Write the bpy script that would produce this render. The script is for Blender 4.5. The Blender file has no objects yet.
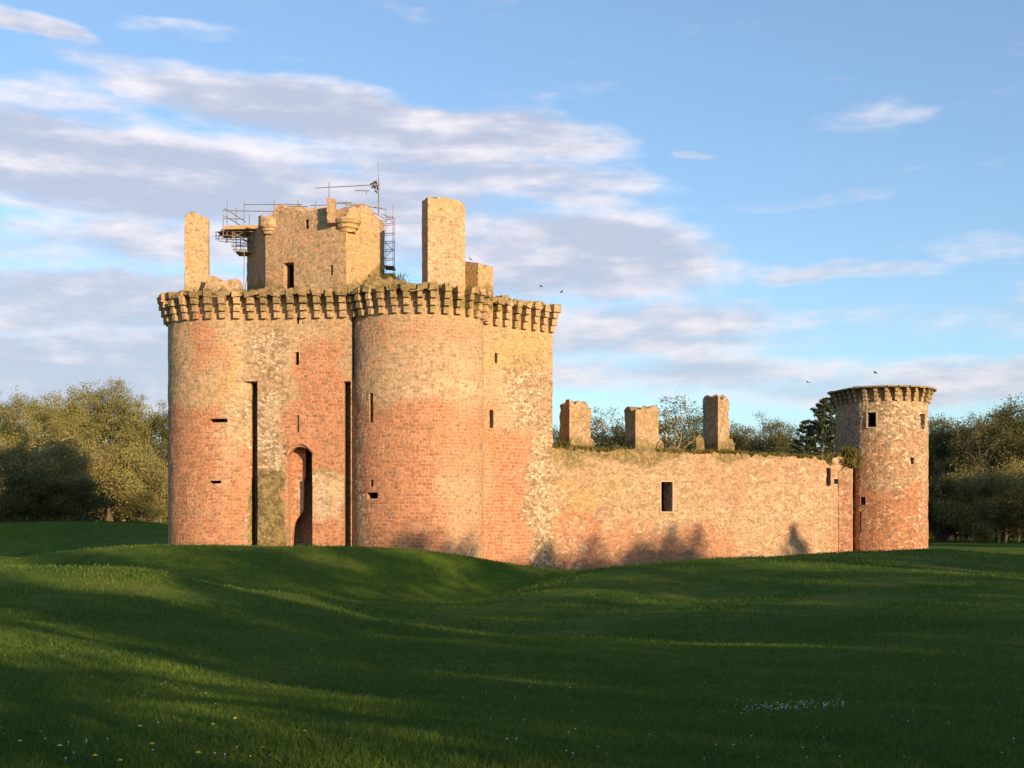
import bpy, bmesh, math, random
import numpy as np
from mathutils import Vector, noise, Matrix

R = math.radians
rnd = random.Random(7)
S = bpy.context.scene
COL = S.collection

# ------------------------------------------------------------------ camera, sky, sun, exposure
F, CX, YH = 1300.0, 512.0, 530.0          # focal length in pixels, principal column, horizon row
cam_d = bpy.data.cameras.new('camera')
cam = bpy.data.objects.new('camera', cam_d); COL.objects.link(cam)
cam.location = (0, 0, 0); cam.rotation_euler = (R(90), 0, 0)
cam_d.sensor_width = 36; cam_d.lens = 36 * F / 1024; cam_d.shift_y = (YH - 384) / 1024
cam_d.clip_start = 0.1; cam_d.clip_end = 6000
S.camera = cam

SUN_BEAR, SUN_EL = 142.0, 12.5
sx, sy = math.sin(R(SUN_BEAR)), math.cos(R(SUN_BEAR))
TO_SUN = Vector((sx * math.cos(R(SUN_EL)), sy * math.cos(R(SUN_EL)), math.sin(R(SUN_EL))))
sun_d = bpy.data.lights.new('sun', 'SUN'); sun_d.energy = 5.0; sun_d.angle = R(0.55); sun_d.color = (1.0, 0.73, 0.43)
sun = bpy.data.objects.new('sun', sun_d); COL.objects.link(sun)
sun.rotation_euler = (-TO_SUN).to_track_quat('-Z', 'Y').to_euler()
S.view_settings.view_transform = 'Standard'; S.view_settings.look = 'None'
S.view_settings.gamma = 1; S.view_settings.use_curve_mapping = False
S.view_settings.exposure = 0.74
SKY_STRENGTH = 0.108


class NT:
    """small helper to write node trees"""
    def __init__(s, tree):
        s.t = tree; tree.nodes.clear()
    def n(s, kind, ins=None, **props):
        nd = s.t.nodes.new(kind)
        for k, v in props.items(): setattr(nd, k, v)
        for k, v in (ins or {}).items(): s.put(nd.inputs[k], v)
        return nd
    def put(s, sock, v):
        if isinstance(v, bpy.types.NodeSocket): s.t.links.new(v, sock)
        else: sock.default_value = v
    def math(s, op, a, b=0.0, c=0.0, clamp=False):
        nd = s.n('ShaderNodeMath', operation=op, use_clamp=clamp)
        s.put(nd.inputs[0], a); s.put(nd.inputs[1], b); s.put(nd.inputs[2], c)
        return nd.outputs[0]
    def mix(s, f, a, b, blend='MIX'):
        nd = s.n('ShaderNodeMix', data_type='RGBA', blend_type=blend)
        s.put(nd.inputs[0], f); s.put(nd.inputs[6], a); s.put(nd.inputs[7], b)
        return nd.outputs[2]
    def noise(s, vec, scale, detail=4, rough=0.5, dist=0.0, out=0):
        nd = s.n('ShaderNodeTexNoise', {'Scale': scale, 'Detail': detail, 'Roughness': rough, 'Distortion': dist})
        if vec is not None: s.put(nd.inputs['Vector'], vec)
        return nd.outputs[out]
    def ramp(s, f, lo, hi, a=0.0, b=1.0, smooth=True):
        nd = s.n('ShaderNodeMapRange', {'From Min': lo, 'From Max': hi, 'To Min': a, 'To Max': b},
                 interpolation_type='SMOOTHSTEP' if smooth else 'LINEAR')
        s.put(nd.inputs['Value'], f)
        return nd.outputs[0]
    def mapping(s, vec, scale=(1, 1, 1), loc=(0, 0, 0)):
        nd = s.n('ShaderNodeMapping', {'Scale': scale, 'Location': loc}); s.put(nd.inputs['Vector'], vec)
        return nd.outputs[0]


# world: Nishita sky with a procedural cloud layer laid out by compass direction
world = bpy.data.worlds.new('World'); S.world = world; world.use_nodes = True
w = NT(world.node_tree)
sky = w.n('ShaderNodeTexSky', sky_type='NISHITA', sun_disc=False, sun_elevation=R(SUN_EL), sun_rotation=R(SUN_BEAR),
          altitude=50, air_density=1.0, dust_density=0.6, ozone_density=1.6)
skyc = w.mix(0.10, w.mix(1.0, sky.outputs[0], (0.86, 1.04, 1.22, 1), 'MULTIPLY'), (4.6, 5.3, 6.2, 1))
tc = w.n('ShaderNodeTexCoord').outputs['Generated']
sep = w.n('ShaderNodeSeparateXYZ', {0: tc})
dx, dy, dz = sep.outputs
az = w.math('ARCTAN2', dx, dy)
hl = w.math('SQRT', w.math('ADD', w.math('MULTIPLY', dx, dx), w.math('MULTIPLY', dy, dy)))
el = w.math('DIVIDE', dz, w.math('MAXIMUM', hl, 0.05))
def AZ(px): return math.atan((px - CX) / F)
def EL(px, py): return (YH - py) / F * math.cos(AZ(px))
# wobbling of the coordinates so that bank edges are not smooth ellipses
cvec = w.n('ShaderNodeCombineXYZ', {0: az, 1: el, 2: 0.0}).outputs[0]
wob = w.n('ShaderNodeSeparateXYZ', {0: w.noise(cvec, 9.0, 3, 0.55, out=1)})
azw = w.math('ADD', az, w.math('MULTIPLY', w.math('SUBTRACT', wob.outputs[0], 0.5), 0.10))
elw = w.math('ADD', el, w.math('MULTIPLY', w.math('SUBTRACT', wob.outputs[1], 0.5), 0.035))
def blob(px, py, rx, ry, k=1.0, tilt=0.0):
    a0, e0 = AZ(px), EL(px, py)
    a = w.math('SUBTRACT', azw, a0); e = w.math('SUBTRACT', elw, e0)
    if tilt: e = w.math('ADD', e, w.math('MULTIPLY', a, tilt))
    a = w.math('DIVIDE', a, rx / F); e = w.math('DIVIDE', e, ry / F)
    d = w.math('ADD', w.math('MULTIPLY', a, a), w.math('MULTIPLY', e, e))
    return w.math('MULTIPLY', w.ramp(d, 0.0, 1.0, 1.0, 0.0), k)
blobs = [  # px, py, rx, ry, strength, tilt
    (330, 112, 330, 44, 1.0, 0.12), (520, 132, 150, 40, 0.75, 0.10), (60, 105, 150, 34, 0.45, 0.0),
    (150, 175, 520, 62, 1.0, 0.08), (430, 170, 330, 42, 0.7, 0.08), (40, 250, 340, 26, 0.5, 0.0),
    (60, 300, 430, 44, 1.0, 0.0), (60, 370, 470, 58, 1.15, 0.0), (560, 255, 230, 66, 0.95, 0.04), (230, 240, 300, 40, 0.75, 0.0),
    (600, 330, 260, 44, 0.75, 0.0), (680, 375, 300, 30, 0.65, 0.0), (35, 30, 90, 16, 0.75, 0.12),
    (190, 68, 120, 16, 0.5, 0.0), (190, 25, 90, 14, 0.32, 0.0), (830, 270, 130, 15, 0.5, 0.06), (700, 151, 30, 7, 0.55, 0.0),
    (875, 118, 70, 26, 0.22, 0.0), (985, 250, 90, 18, 0.28, 0.0), (900, 325, 330, 30, 0.42, 0.0),
    (930, 385, 280, 30, 0.72, 0.0), (800, 200, 130, 12, 0.25, 0.0), (735, 310, 90, 16, 0.5, 0.0),
    (-500, 200, 500, 130, 0.8, 0.0), (1700, 330, 500, 90, 0.7, 0.0)]
bias = None
for b in blobs:
    o = blob(*b); bias = o if bias is None else w.math('MAXIMUM', bias, o)
streak = w.mapping(cvec, (1.0, 2.6, 1.0))
def cloud_noise(v):
    n1 = w.noise(v, 9.0, 8, 0.53, 0.15)
    n2 = w.noise(v, 30.0, 7, 0.62)
    n3 = w.noise(w.mapping(v, (0.8, 3.2, 1.0), (3, 1, 0)), 8.0, 5, 0.5)
    return w.math('ADD', w.math('ADD', w.math('MULTIPLY', n1, 0.50), w.math('MULTIPLY', n2, 0.23)), w.math('MULTIPLY', n3, 0.27))
cn = cloud_noise(streak)
dens_raw = w.math('ADD', w.math('MULTIPLY', bias, 0.66), w.math('MULTIPLY', w.math('SUBTRACT', cn, 0.5), 1.55))
dens = w.ramp(dens_raw, 0.06, 0.56)
# a second sample a little higher tells tops (sunlit) from undersides (grey)
cn_up = cloud_noise(w.mapping(cvec, (1.0, 2.6, 1.0), (0.006, 0.040, 0.0)))
up = w.math('SUBTRACT', cn, cn_up)
lit = w.ramp(w.math('ADD', w.math('MULTIPLY', up, 3.6), w.math('MULTIPLY', w.math('SUBTRACT', 0.55, dens_raw), 0.9)), -0.26, 0.62)
grey = w.mix(w.ramp(el, 0.0, 0.3), (3.0, 3.35, 4.05, 1), (3.05, 3.3, 4.1, 1))
cream = w.mix(w.ramp(el, 0.0, 0.35), (5.2, 4.75, 4.9, 1), (5.9, 5.4, 5.5, 1))
cloudc = w.mix(lit, grey, cream)
skyfull = w.mix(w.math('MULTIPLY', dens, 0.9), skyc, cloudc)
bg = w.n('ShaderNodeBackground', {'Color': skyfull, 'Strength': SKY_STRENGTH})
w.n('ShaderNodeOutputWorld', {'Surface': bg.outputs[0]})


# ------------------------------------------------------------------ helpers
def P(px, py, Y):
    """point at depth Y that lies on the given pixel"""
    return Vector(((px - CX) / F * Y, Y, (YH - py) / F * Y))
def XY(px, Y): return ((px - CX) / F * Y, Y)
def ZZ(py, Y): return (YH - py) / F * Y
def proj(v): return (CX + F * v[0] / v[1], YH - F * v[2] / v[1])

def tag(o, label=None, cat=None, group=None, kind=None):
    if label: o['label'] = label
    if cat: o['category'] = cat
    if group: o['group'] = group
    if kind: o['kind'] = kind
    return o
def empty(name, loc=(0, 0, 0)):
    o = bpy.data.objects.new(name, None); o.location = loc; COL.objects.link(o); o.empty_display_size = 0.5
    return o
def link(name, me, mats, parent=None):
    o = bpy.data.objects.new(name, me); COL.objects.link(o)
    for m in (mats if isinstance(mats, (list, tuple)) else [mats]):
        if m and not me.materials.get(m.name): me.materials.append(m)
    if parent is not None:
        o.parent = parent
        o.matrix_parent_inverse = Matrix.Translation(parent_world(parent)).inverted()
    return o
def parent_world(p):
    v = Vector(p.location)
    if p.parent is not None and p.matrix_parent_inverse:
        v = parent_world(p.parent) + (p.matrix_parent_inverse @ v)
    return v

def from_arrays(name, verts, faces):
    me = bpy.data.meshes.new(name); me.from_pydata([tuple(v) for v in verts], [], faces); me.update()
    return me

def nz(v, s): return noise.noise(Vector((v[0] * s, v[1] * s, v[2] * s)))
def disp(v, amp):
    return amp * (0.32 * nz((v[0], v[1], v[2] + 5), 7.0) + nz(v, 0.55) * 0.55 + nz((v[0] + 31, v[1], v[2]), 1.5) * 0.35 + nz((v[0], v[1] + 17, v[2]), 3.7) * 0.22)

# stains of the masonry and some painted shade: soft boxes given by where they are on the walls
RED = [(166, 405, 228, 560, 1), (196, 330, 216, 362, .8), (222, 440, 251, 560, .9), (300, 345, 346, 560, .95), (285, 400, 346, 470, .8),
       (358, 322, 470, 352, .42), (352, 398, 445, 600, .95), (440, 405, 484, 450, .7), (440, 430, 482, 560, .45), (484, 425, 533, 610, 1.0),
       (556, 505, 610, 600, .8), (600, 525, 740, 600, .6), (690, 460, 840, 500, .28), (836, 475, 852, 560, .95), (858, 490, 930, 560, .9), (856, 438, 925, 475, .38),
       (286, 445, 312, 560, .95), (820, 500, 842, 560, .4), (740, 530, 840, 560, .3), (278, 255, 296, 292, .35)]
PALE = [(232, 325, 243, 415, .7), (208, 425, 240, 500, .55), (236, 380, 250, 450, .55), (256, 392, 288, 475, .75), (244, 325, 300, 382, .5),
        (306, 474, 337, 522, 1.4), (351, 430, 361, 560, .85), (395, 372, 480, 398, .55), (486, 370, 535, 415, .5), (533, 420, 556, 600, .7),
        (440, 480, 483, 600, .42), (600, 470, 850, 560, .32), (740, 470, 850, 530, .45), (556, 510, 590, 600, .5), (858, 400, 930, 440, .6),
        (866, 440, 925, 470, .35), (284, 470, 294, 545, .5), (336, 440, 344, 560, .45), (312, 516, 330, 560, .3), (170, 480, 250, 520, .3),
        (420, 200, 466, 300, .38), (660, 455, 850, 480, .25), (915, 470, 928, 560, .5)]
MOSS_SHADE = [(252, 472, 284, 575, 1.3), (310, 470, 333, 482, .7), (160, 284, 560, 302, .85), (556, 438, 840, 459, 1.0), (556, 459, 700, 468, .4), (555, 398, 735, 425, .55),
        (209, 419, 228, 422, .5), (487, 428, 496, 452, .6), (862, 392, 905, 402, .5), (830, 382, 940, 400, .6), (365, 270, 405, 292, .9),  # first box only darkens the band across the upper gun loop
        (700, 395, 722, 456, .45), (352, 318, 362, 430, .35), (169, 320, 176, 560, .4), (855, 395, 900, 470, .3), (410, 290, 560, 325, .35)]  # holds shade painted on drum edges, a chimney's left face and behind corbels
YEL = [(212, 345, 236, 415, .6), (484, 330, 552, 372, .65), (460, 258, 496, 306, .9), (556, 478, 592, 520, .95), (592, 470, 625, 500, .5),
       (340, 205, 382, 292, .55), (570, 405, 592, 425, .6), (636, 408, 662, 430, .6), (183, 214, 211, 296, .35), (160, 296, 560, 322, .4),
       (420, 195, 466, 225, .45), (730, 440, 860, 460, .3), (240, 320, 260, 345, .4)]
RUB = [(533, 380, 860, 610, 1), (556, 380, 740, 460, 1), (852, 380, 940, 600, .75), (351, 350, 363, 600, .8), (240, 322, 292, 540, .6),
       (500, 350, 556, 430, .6), (256, 470, 284, 560, .9), (200, 275, 245, 293, 1), (365, 270, 405, 292, 1)]
def softbox(x, y, b, f):
    x0, y0, x1, y1, k = b
    d = min((x - x0) / f, (x1 - x) / f, (y - y0) / f, (y1 - y) / f)
    return k * max(0.0, min(1.0, 0.5 + d * 0.5))
def stone_attrs(me, uvfn=None, add=None):
    """give a masonry mesh its UVs in metres and its stain masks"""
    n = len(me.vertices)
    a = np.zeros((n, 4), 'f'); b = np.zeros((n, 4), 'f')
    for i, v in enumerate(me.vertices):
        x, y = proj(v.co)
        x += 16 * nz(v.co, 0.28) + 7 * nz((v.co.x, v.co.y + 9, v.co.z), 0.9); y += 20 * nz((v.co.x + 9, v.co.y, v.co.z), 0.25) + 7 * nz((v.co.x, v.co.y, v.co.z + 9), 0.9)
        a[i, 0] = max(softbox(x, y, q, 9) for q in RED)
        a[i, 1] = max(softbox(x, y, q, 9) for q in PALE)
        a[i, 2] = max(softbox(x, y, q, 3) for q in MOSS_SHADE)
        b[i, 0] = max(softbox(x, y, q, 11) for q in YEL)
        b[i, 1] = max(softbox(x, y, q, 12) for q in RUB)
        a[i, 3] = b[i, 3] = 1
        if add: a[i, 2] = max(a[i, 2], add)
    for nm, arr in (('stain_shade', a), ('stain_b', b)):
        at = me.attributes.new(nm, 'FLOAT_COLOR', 'POINT'); at.data.foreach_set('color', arr.ravel())
    uvl = me.uv_layers.new(name='UVMap')
    if uvfn is not None:
        for l in me.loops: uvl.data[l.index].uv = uvfn[l.vertex_index]
    else:
        for p in me.polygons:
            nrm = p.normal
            for li in p.loop_indices:
                c = me.vertices[me.loops[li].vertex_index].co
                if abs(nrm.z) > 0.7: uv = (c.x, c.y)
                else:
                    t = Vector((-nrm.y, nrm.x, 0)); t.normalize()
                    uv = (c.x * t.x + c.y * t.y, c.z)
                uvl.data[li].uv = uv

# ------------------------------------------------------------------ materials
def new_mat(name):
    m = bpy.data.materials.new(name); m.use_nodes = True
    return m, NT(m.node_tree)
def finish(t, color, rough=0.9, normal=None, spec=0.2, trans=0.0):
    b = t.n('ShaderNodeBsdfPrincipled', {'Roughness': rough, 'Specular IOR Level': spec}); t.put(b.inputs['Base Color'], color)
    if normal is not None: t.put(b.inputs['Normal'], normal)
    out = b.outputs[0]
    if trans:
        tr = t.n('ShaderNodeBsdfTranslucent'); t.put(tr.inputs['Color'], color)
        mx = t.n('ShaderNodeMixShader', {0: trans, 1: b.outputs[0], 2: tr.outputs[0]}); out = mx.outputs[0]
    t.n('ShaderNodeOutputMaterial', {'Surface': out})

def stone_material(name, course=0.265, width=0.47, force_rub=None, tint=(1, 1, 1, 1)):
    m, t = new_mat(name)
    uv = t.n('ShaderNodeUVMap', uv_map='UVMap').outputs[0]
    geo = t.n('ShaderNodeNewGeometry').outputs['Position']
    A = t.n('ShaderNodeAttribute', attribute_name='stain_shade'); B = t.n('ShaderNodeAttribute', attribute_name='stain_b')
    sa = t.n('ShaderNodeSeparateColor', {0: A.outputs['Color']}); sb = t.n('ShaderNodeSeparateColor', {0: B.outputs['Color']})
    # gentle unevenness of the courses
    wv = t.noise(uv, 0.9, 3, 0.5, out=1)
    off = t.n('ShaderNodeVectorMath', {0: wv, 1: (0.5, 0.5, 0.5)}, operation='SUBTRACT').outputs[0]
    off = t.n('ShaderNodeVectorMath', {0: off, 'Scale': 0.24}, operation='SCALE').outputs[0]
    uvw = t.n('ShaderNodeVectorMath', {0: uv, 1: off}, operation='ADD').outputs[0]
    br = t.n('ShaderNodeTexBrick', {'Vector': uvw, 'Color1': (0, 0, 0, 1), 'Color2': (1, 1, 1, 1), 'Mortar': (0.5, 0.5, 0.5, 1), 'Scale': 1.0,
             'Mortar Size': 0.024, 'Mortar Smooth': 0.6, 'Bias': 0.0, 'Brick Width': width, 'Row Height': course}, offset=0.5, squash=0.72, squash_frequency=3)
    bsep = t.n('ShaderNodeSeparateColor', {0: br.outputs['Color']}).outputs[0]
    # rubble: voronoi cells flattened into lying stones
    uvr = t.mapping(uvw, (1.0, 1.55, 1.0))
    vor = t.n('ShaderNodeTexVoronoi', {'Vector': uvr, 'Scale': 3.1, 'Randomness': 0.95})
    vord = t.n('ShaderNodeTexVoronoi', {'Vector': uvr, 'Scale': 3.1, 'Randomness': 0.95}, feature='DISTANCE_TO_EDGE')
    vtone = t.n('ShaderNodeSeparateColor', {0: vor.outputs['Color']}).outputs[0]
    vmort = t.ramp(vord.outputs['Distance'], 0.02, 0.13, 1.0, 0.0)
    big = t.noise(geo, 0.55, 6, 0.62); mid = t.noise(geo, 2.3, 5, 0.6); fine = t.noise(geo, 9.0, 4, 0.65)
    big2 = t.noise(t.mapping(geo, (1, 1, 1), (40, 7, 3)), 0.9, 6, 0.65)
    def eff(mask, nse, gain=0.95, lo=0.38, hi=0.62):
        v = t.math('ADD', mask, t.math('MULTIPLY', t.math('SUBTRACT', nse, 0.5), gain))
        return t.ramp(v, lo, hi)
    # how much of the wall is random rubble rather than squared courses
    rub = force_rub if force_rub is not None else eff(sb.outputs[1], big2, 1.2)
    tone = t.n('ShaderNodeMix', {0: rub, 2: bsep, 3: vtone}).outputs[0]
    mort = t.n('ShaderNodeMix', {0: rub, 2: br.outputs['Fac'], 3: t.math('MULTIPLY', vmort, 0.8)}).outputs[0]
    nmix = t.math('ADD', t.math('MULTIPLY', big, 0.62), t.math('MULTIPLY', tone, 0.26))
    nmix = t.math('ADD', nmix, t.math('MULTIPLY', mid, 0.24))
    buff = t.mix(tone, (0.28, 0.175, 0.10, 1), (0.54, 0.37, 0.23, 1))
    buff = t.mix(t.ramp(big2, 0.35, 0.65, 0, .6), buff, (0.49, 0.315, 0.175, 1))
    red = t.mix(tone, (0.34, 0.12, 0.06, 1), (0.54, 0.225, 0.12, 1))
    pale = t.mix(tone, (0.46, 0.35, 0.225, 1), (0.66, 0.55, 0.38, 1))
    yel = t.mix(tone, (0.42, 0.24, 0.075, 1), (0.52, 0.33, 0.13, 1))
    moss = t.mix(t.ramp(mid, .35, .65), (0.07, 0.058, 0.025, 1), (0.30, 0.22, 0.085, 1))  # one colour for real moss and the shade painted through its mask
    c = buff
    # everywhere a scatter of odd red and pale stones
    c = t.mix(t.math('MULTIPLY', t.ramp(t.math('ADD', t.math('MULTIPLY', tone, 0.45), t.math('MULTIPLY', big, 0.55)), 0.58, 0.72), 0.38), c, red)
    c = t.mix(t.math('MULTIPLY', eff(sb.outputs[0], nmix, 1.5, 0.25, 0.8), 0.75), c, yel)
    c = t.mix(t.math('MULTIPLY', eff(sa.outputs[0], nmix, 2.0, 0.16, 0.86), 0.92), c, red)
    tk = t.math('MULTIPLY', t.math('ADD', t.math('MULTIPLY', rub, 0.35), 0.12), t.math('SUBTRACT', tone, 0.5))
    nmix2 = t.math('ADD', t.math('ADD', t.math('MULTIPLY', big2, 0.5), t.math('MULTIPLY', fine, 0.5)), tk)
    c = t.mix(t.math('MULTIPLY', eff(sa.outputs[1], nmix2, 1.7, 0.28, 0.92), 0.66), c, pale)
    # white lime/lichen flecks
    fl = t.ramp(t.math('ADD', t.math('MULTIPLY', fine, 0.65), t.math('MULTIPLY', big, 0.4)), 0.60, 0.68)
    c = t.mix(t.math('MULTIPLY', fl, 0.5), c, (0.62, 0.56, 0.44, 1))
    # pale pointing in the joints
    jc = t.mix(mid, (0.42, 0.31, 0.2, 1), (0.66, 0.54, 0.38, 1))
    jf = t.math('MULTIPLY', mort, t.ramp(mid, 0.33, 0.60, 0.25, 0.95))
    jd = t.math('MULTIPLY', jf, t.math('SUBTRACT', 1.0, t.math('MULTIPLY', rub, 0.75)))
    c = t.mix(jd, c, jc)
    # weathered dark blotches and soot
    dk = t.ramp(t.math('ADD', t.math('MULTIPLY', mid, 0.5), t.math('MULTIPLY', big2, 0.5)), 0.50, 0.66, 0.0, 0.55)
    c = t.mix(dk, c, (0.15, 0.105, 0.07, 1))
    gapk = t.math('MULTIPLY', t.math('MULTIPLY', vmort, rub), t.ramp(fine, 0.40, 0.58, 0.1, 0.85))
    c = t.mix(gapk, c, (0.16, 0.11, 0.075, 1))
    odd = t.math('MULTIPLY', t.ramp(vtone, 0.08, 0.30, 0.38, 0.0), rub)
    c = t.mix(odd, c, (0.15, 0.095, 0.06, 1))
    oddw = t.math('MULTIPLY', t.ramp(vtone, 0.78, 0.95, 0.0, 0.42), t.math('MULTIPLY', rub, t.ramp(big2, 0.42, 0.58)))
    c = t.mix(oddw, c, (0.64, 0.55, 0.41, 1))
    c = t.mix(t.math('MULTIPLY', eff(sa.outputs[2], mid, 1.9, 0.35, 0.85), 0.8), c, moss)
    c = t.mix(1.0, c, tint, 'MULTIPLY')
    h = t.math('SUBTRACT', t.math('ADD', t.math('MULTIPLY', tone, 0.35), t.math('MULTIPLY', fine, 0.55)), t.math('MULTIPLY', mort, 0.22))
    h = t.math('ADD', h, t.math('MULTIPLY', mid, 0.7))
    grain = t.noise(geo, 5.5, 5, 0.75)
    c = t.mix(t.ramp(grain, 0.48, 0.65, 0.0, 0.60), c, (0.12, 0.08, 0.045, 1))
    c = t.mix(t.ramp(t.noise(t.mapping(geo, (1, 1, 1), (3, 50, 8)), 6.5, 5, 0.75), 0.55, 0.68, 0.0, 0.42), c, (0.62, 0.50, 0.33, 1))
    h = t.math('ADD', h, t.math('MULTIPLY', grain, 0.6))
    bump = t.n('ShaderNodeBump', {'Strength': 0.8, 'Distance': 0.10, 'Height': h})
    finish(t, c, 0.95, bump.outputs[0], 0.1)
    return m
M_STONE = stone_material('weathered sandstone')
M_RUBBLE = stone_material('rubble sandstone', force_rub=0.62)

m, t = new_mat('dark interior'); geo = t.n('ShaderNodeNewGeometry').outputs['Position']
finish(t, t.mix(t.noise(geo, 3, 4), (0.004, 0.003, 0.003, 1), (0.014, 0.010, 0.008, 1)), 1.0); M_DARK = m  # near-black back faces stand in for the shade inside openings
m, t = new_mat('dressed pale stone'); geo = t.n('ShaderNodeNewGeometry').outputs['Position']
finish(t, t.mix(t.noise(geo, 4, 5), (0.28, 0.2, 0.13, 1), (0.56, 0.44, 0.3, 1)), 0.9, t.n('ShaderNodeBump', {'Strength': .5, 'Distance': .03, 'Height': t.noise(geo, 12, 4)}).outputs[0]); M_DRESSED = m
m, t = new_mat('galvanised tube'); geo = t.n('ShaderNodeNewGeometry').outputs['Position']
finish(t, t.mix(t.noise(geo, 3, 3), (0.10, 0.085, 0.075, 1), (0.26, 0.22, 0.19, 1)), 0.5, spec=0.5); M_TUBE = m
m, t = new_mat('rusty red tube'); geo = t.n('ShaderNodeNewGeometry').outputs['Position']
finish(t, t.mix(t.noise(geo, 4, 3), (0.35, 0.08, 0.04, 1), (0.3, 0.14, 0.08, 1)), 0.7); M_RUST = m
m, t = new_mat('scaffold board'); geo = t.n('ShaderNodeNewGeometry').outputs['Position']
finish(t, t.mix(t.noise(geo, 2, 4), (0.30, 0.19, 0.11, 1), (0.46, 0.31, 0.19, 1)), 0.85); M_BOARD = m
m, t = new_mat('dark debris netting'); geo = t.n('ShaderNodeNewGeometry').outputs['Position']
finish(t, t.mix(t.noise(geo, 3, 4), (0.03, 0.035, 0.045, 1), (0.07, 0.07, 0.08, 1)), 0.9); M_NET = m
m, t = new_mat('black feather'); geo = t.n('ShaderNodeNewGeometry').outputs['Position']
finish(t, t.mix(t.noise(geo, 8, 3), (0.012, 0.012, 0.014, 1), (0.03, 0.03, 0.035, 1)), 0.6); M_BIRD = m

def leaf_material(name, c1, c2, c3, trans=0.3):
    m, t = new_mat(name)
    a = t.n('ShaderNodeAttribute', attribute_name='tone').outputs['Fac']
    oi = t.n('ShaderNodeObjectInfo').outputs['Random']
    c = t.mix(a, c1, c2)
    c = t.mix(t.math('MULTIPLY', oi, 0.55), c, c3)
    finish(t, c, 0.65, None, 0.25, trans)
    return m
def bark_material(name, c1, c2):
    m, t = new_mat(name); geo = t.n('ShaderNodeTexCoord').outputs['Object']
    n = t.noise(t.mapping(geo, (1, 1, .3)), 5, 5, .6)
    finish(t, t.mix(t.ramp(n, .35, .65), c1, c2), 0.95, t.n('ShaderNodeBump', {'Strength': .6, 'Distance': .05, 'Height': n}).outputs[0])
    return m
L_OAK = leaf_material('young oak leaf', (0.155, 0.15, 0.03, 1), (0.30, 0.265, 0.075, 1), (0.17, 0.17, 0.045, 1))
L_WILLOW = leaf_material('willow leaf', (0.20, 0.19, 0.055, 1), (0.34, 0.29, 0.10, 1), (0.26, 0.21, 0.08, 1))
L_GREEN = leaf_material('mixed green leaf', (0.065, 0.080, 0.022, 1), (0.15, 0.145, 0.04, 1), (0.14, 0.105, 0.05, 1))
L_CONE = leaf_material('conifer needle', (0.028, 0.045, 0.016, 1), (0.06, 0.08, 0.025, 1), (0.04, 0.05, 0.02, 1), 0.1)
L_TUFT = leaf_material('wall plant leaf', (0.12, 0.10, 0.02, 1), (0.24, 0.18, 0.05, 1), (0.1, 0.11, 0.03, 1))
B_PALE = bark_material('pale lichened bark', (0.26, 0.20, 0.11, 1), (0.42, 0.33, 0.19, 1))
B_DARK = bark_material('brown bark', (0.07, 0.05, 0.035, 1), (0.15, 0.11, 0.075, 1))

# grass ground
m, t = new_mat('mown grass'); M_GRASS = m
geo = t.n('ShaderNodeNewGeometry').outputs['Position']
flat = t.mapping(geo, (1, 1, 0.3))
n1 = t.noise(flat, 0.10, 5, .6); n2 = t.noise(flat, 0.9, 6, .65); n3 = t.noise(flat, 14, 4, .7); n4 = t.noise(flat, 60, 3, .7)
c = t.mix(t.ramp(n1, .3, .7), (0.050, 0.100, 0.009, 1), (0.100, 0.155, 0.015, 1))
c = t.mix(t.ramp(n2, .42, .68, 0, .75), c, (0.145, 0.170, 0.022, 1))
c = t.mix(t.ramp(n3, .4, .7, 0, .5), c, (0.030, 0.060, 0.010, 1))
c = t.mix(t.ramp(t.noise(t.mapping(geo, (1, 1, .3), (9, 3, 1)), .35, 6, .7), .60, .74, 0, .6), c, (0.13, 0.115, 0.045, 1))
c = t.mix(t.ramp(t.noise(t.mapping(geo, (1, 1, .3), (2, 8, 1)), 2.2, 6, .7), .48, .66, 0, .55), c, (0.035, 0.072, 0.008, 1))
c = t.mix(t.ramp(t.noise(t.mapping(geo, (1, 1, .3), (5, 18, 1)), .22, 5, .6), .50, .68, 0, .55), c, (0.15, 0.15, 0.03, 1))
h = t.math('ADD', t.math('MULTIPLY', n3, .6), t.math('MULTIPLY', n4, .4))
h = t.math('ADD', h, t.math('MULTIPLY', n2, 1.2))
finish(t, c, 0.95, t.n('ShaderNodeBump', {'Strength': .8, 'Distance': .09, 'Height': h}).outputs[0], 0.05)
M_BLADE = leaf_material('grass blade', (0.050, 0.105, 0.010, 1), (0.16, 0.21, 0.03, 1), (0.07, 0.13, 0.015, 1), 0.35)

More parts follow.
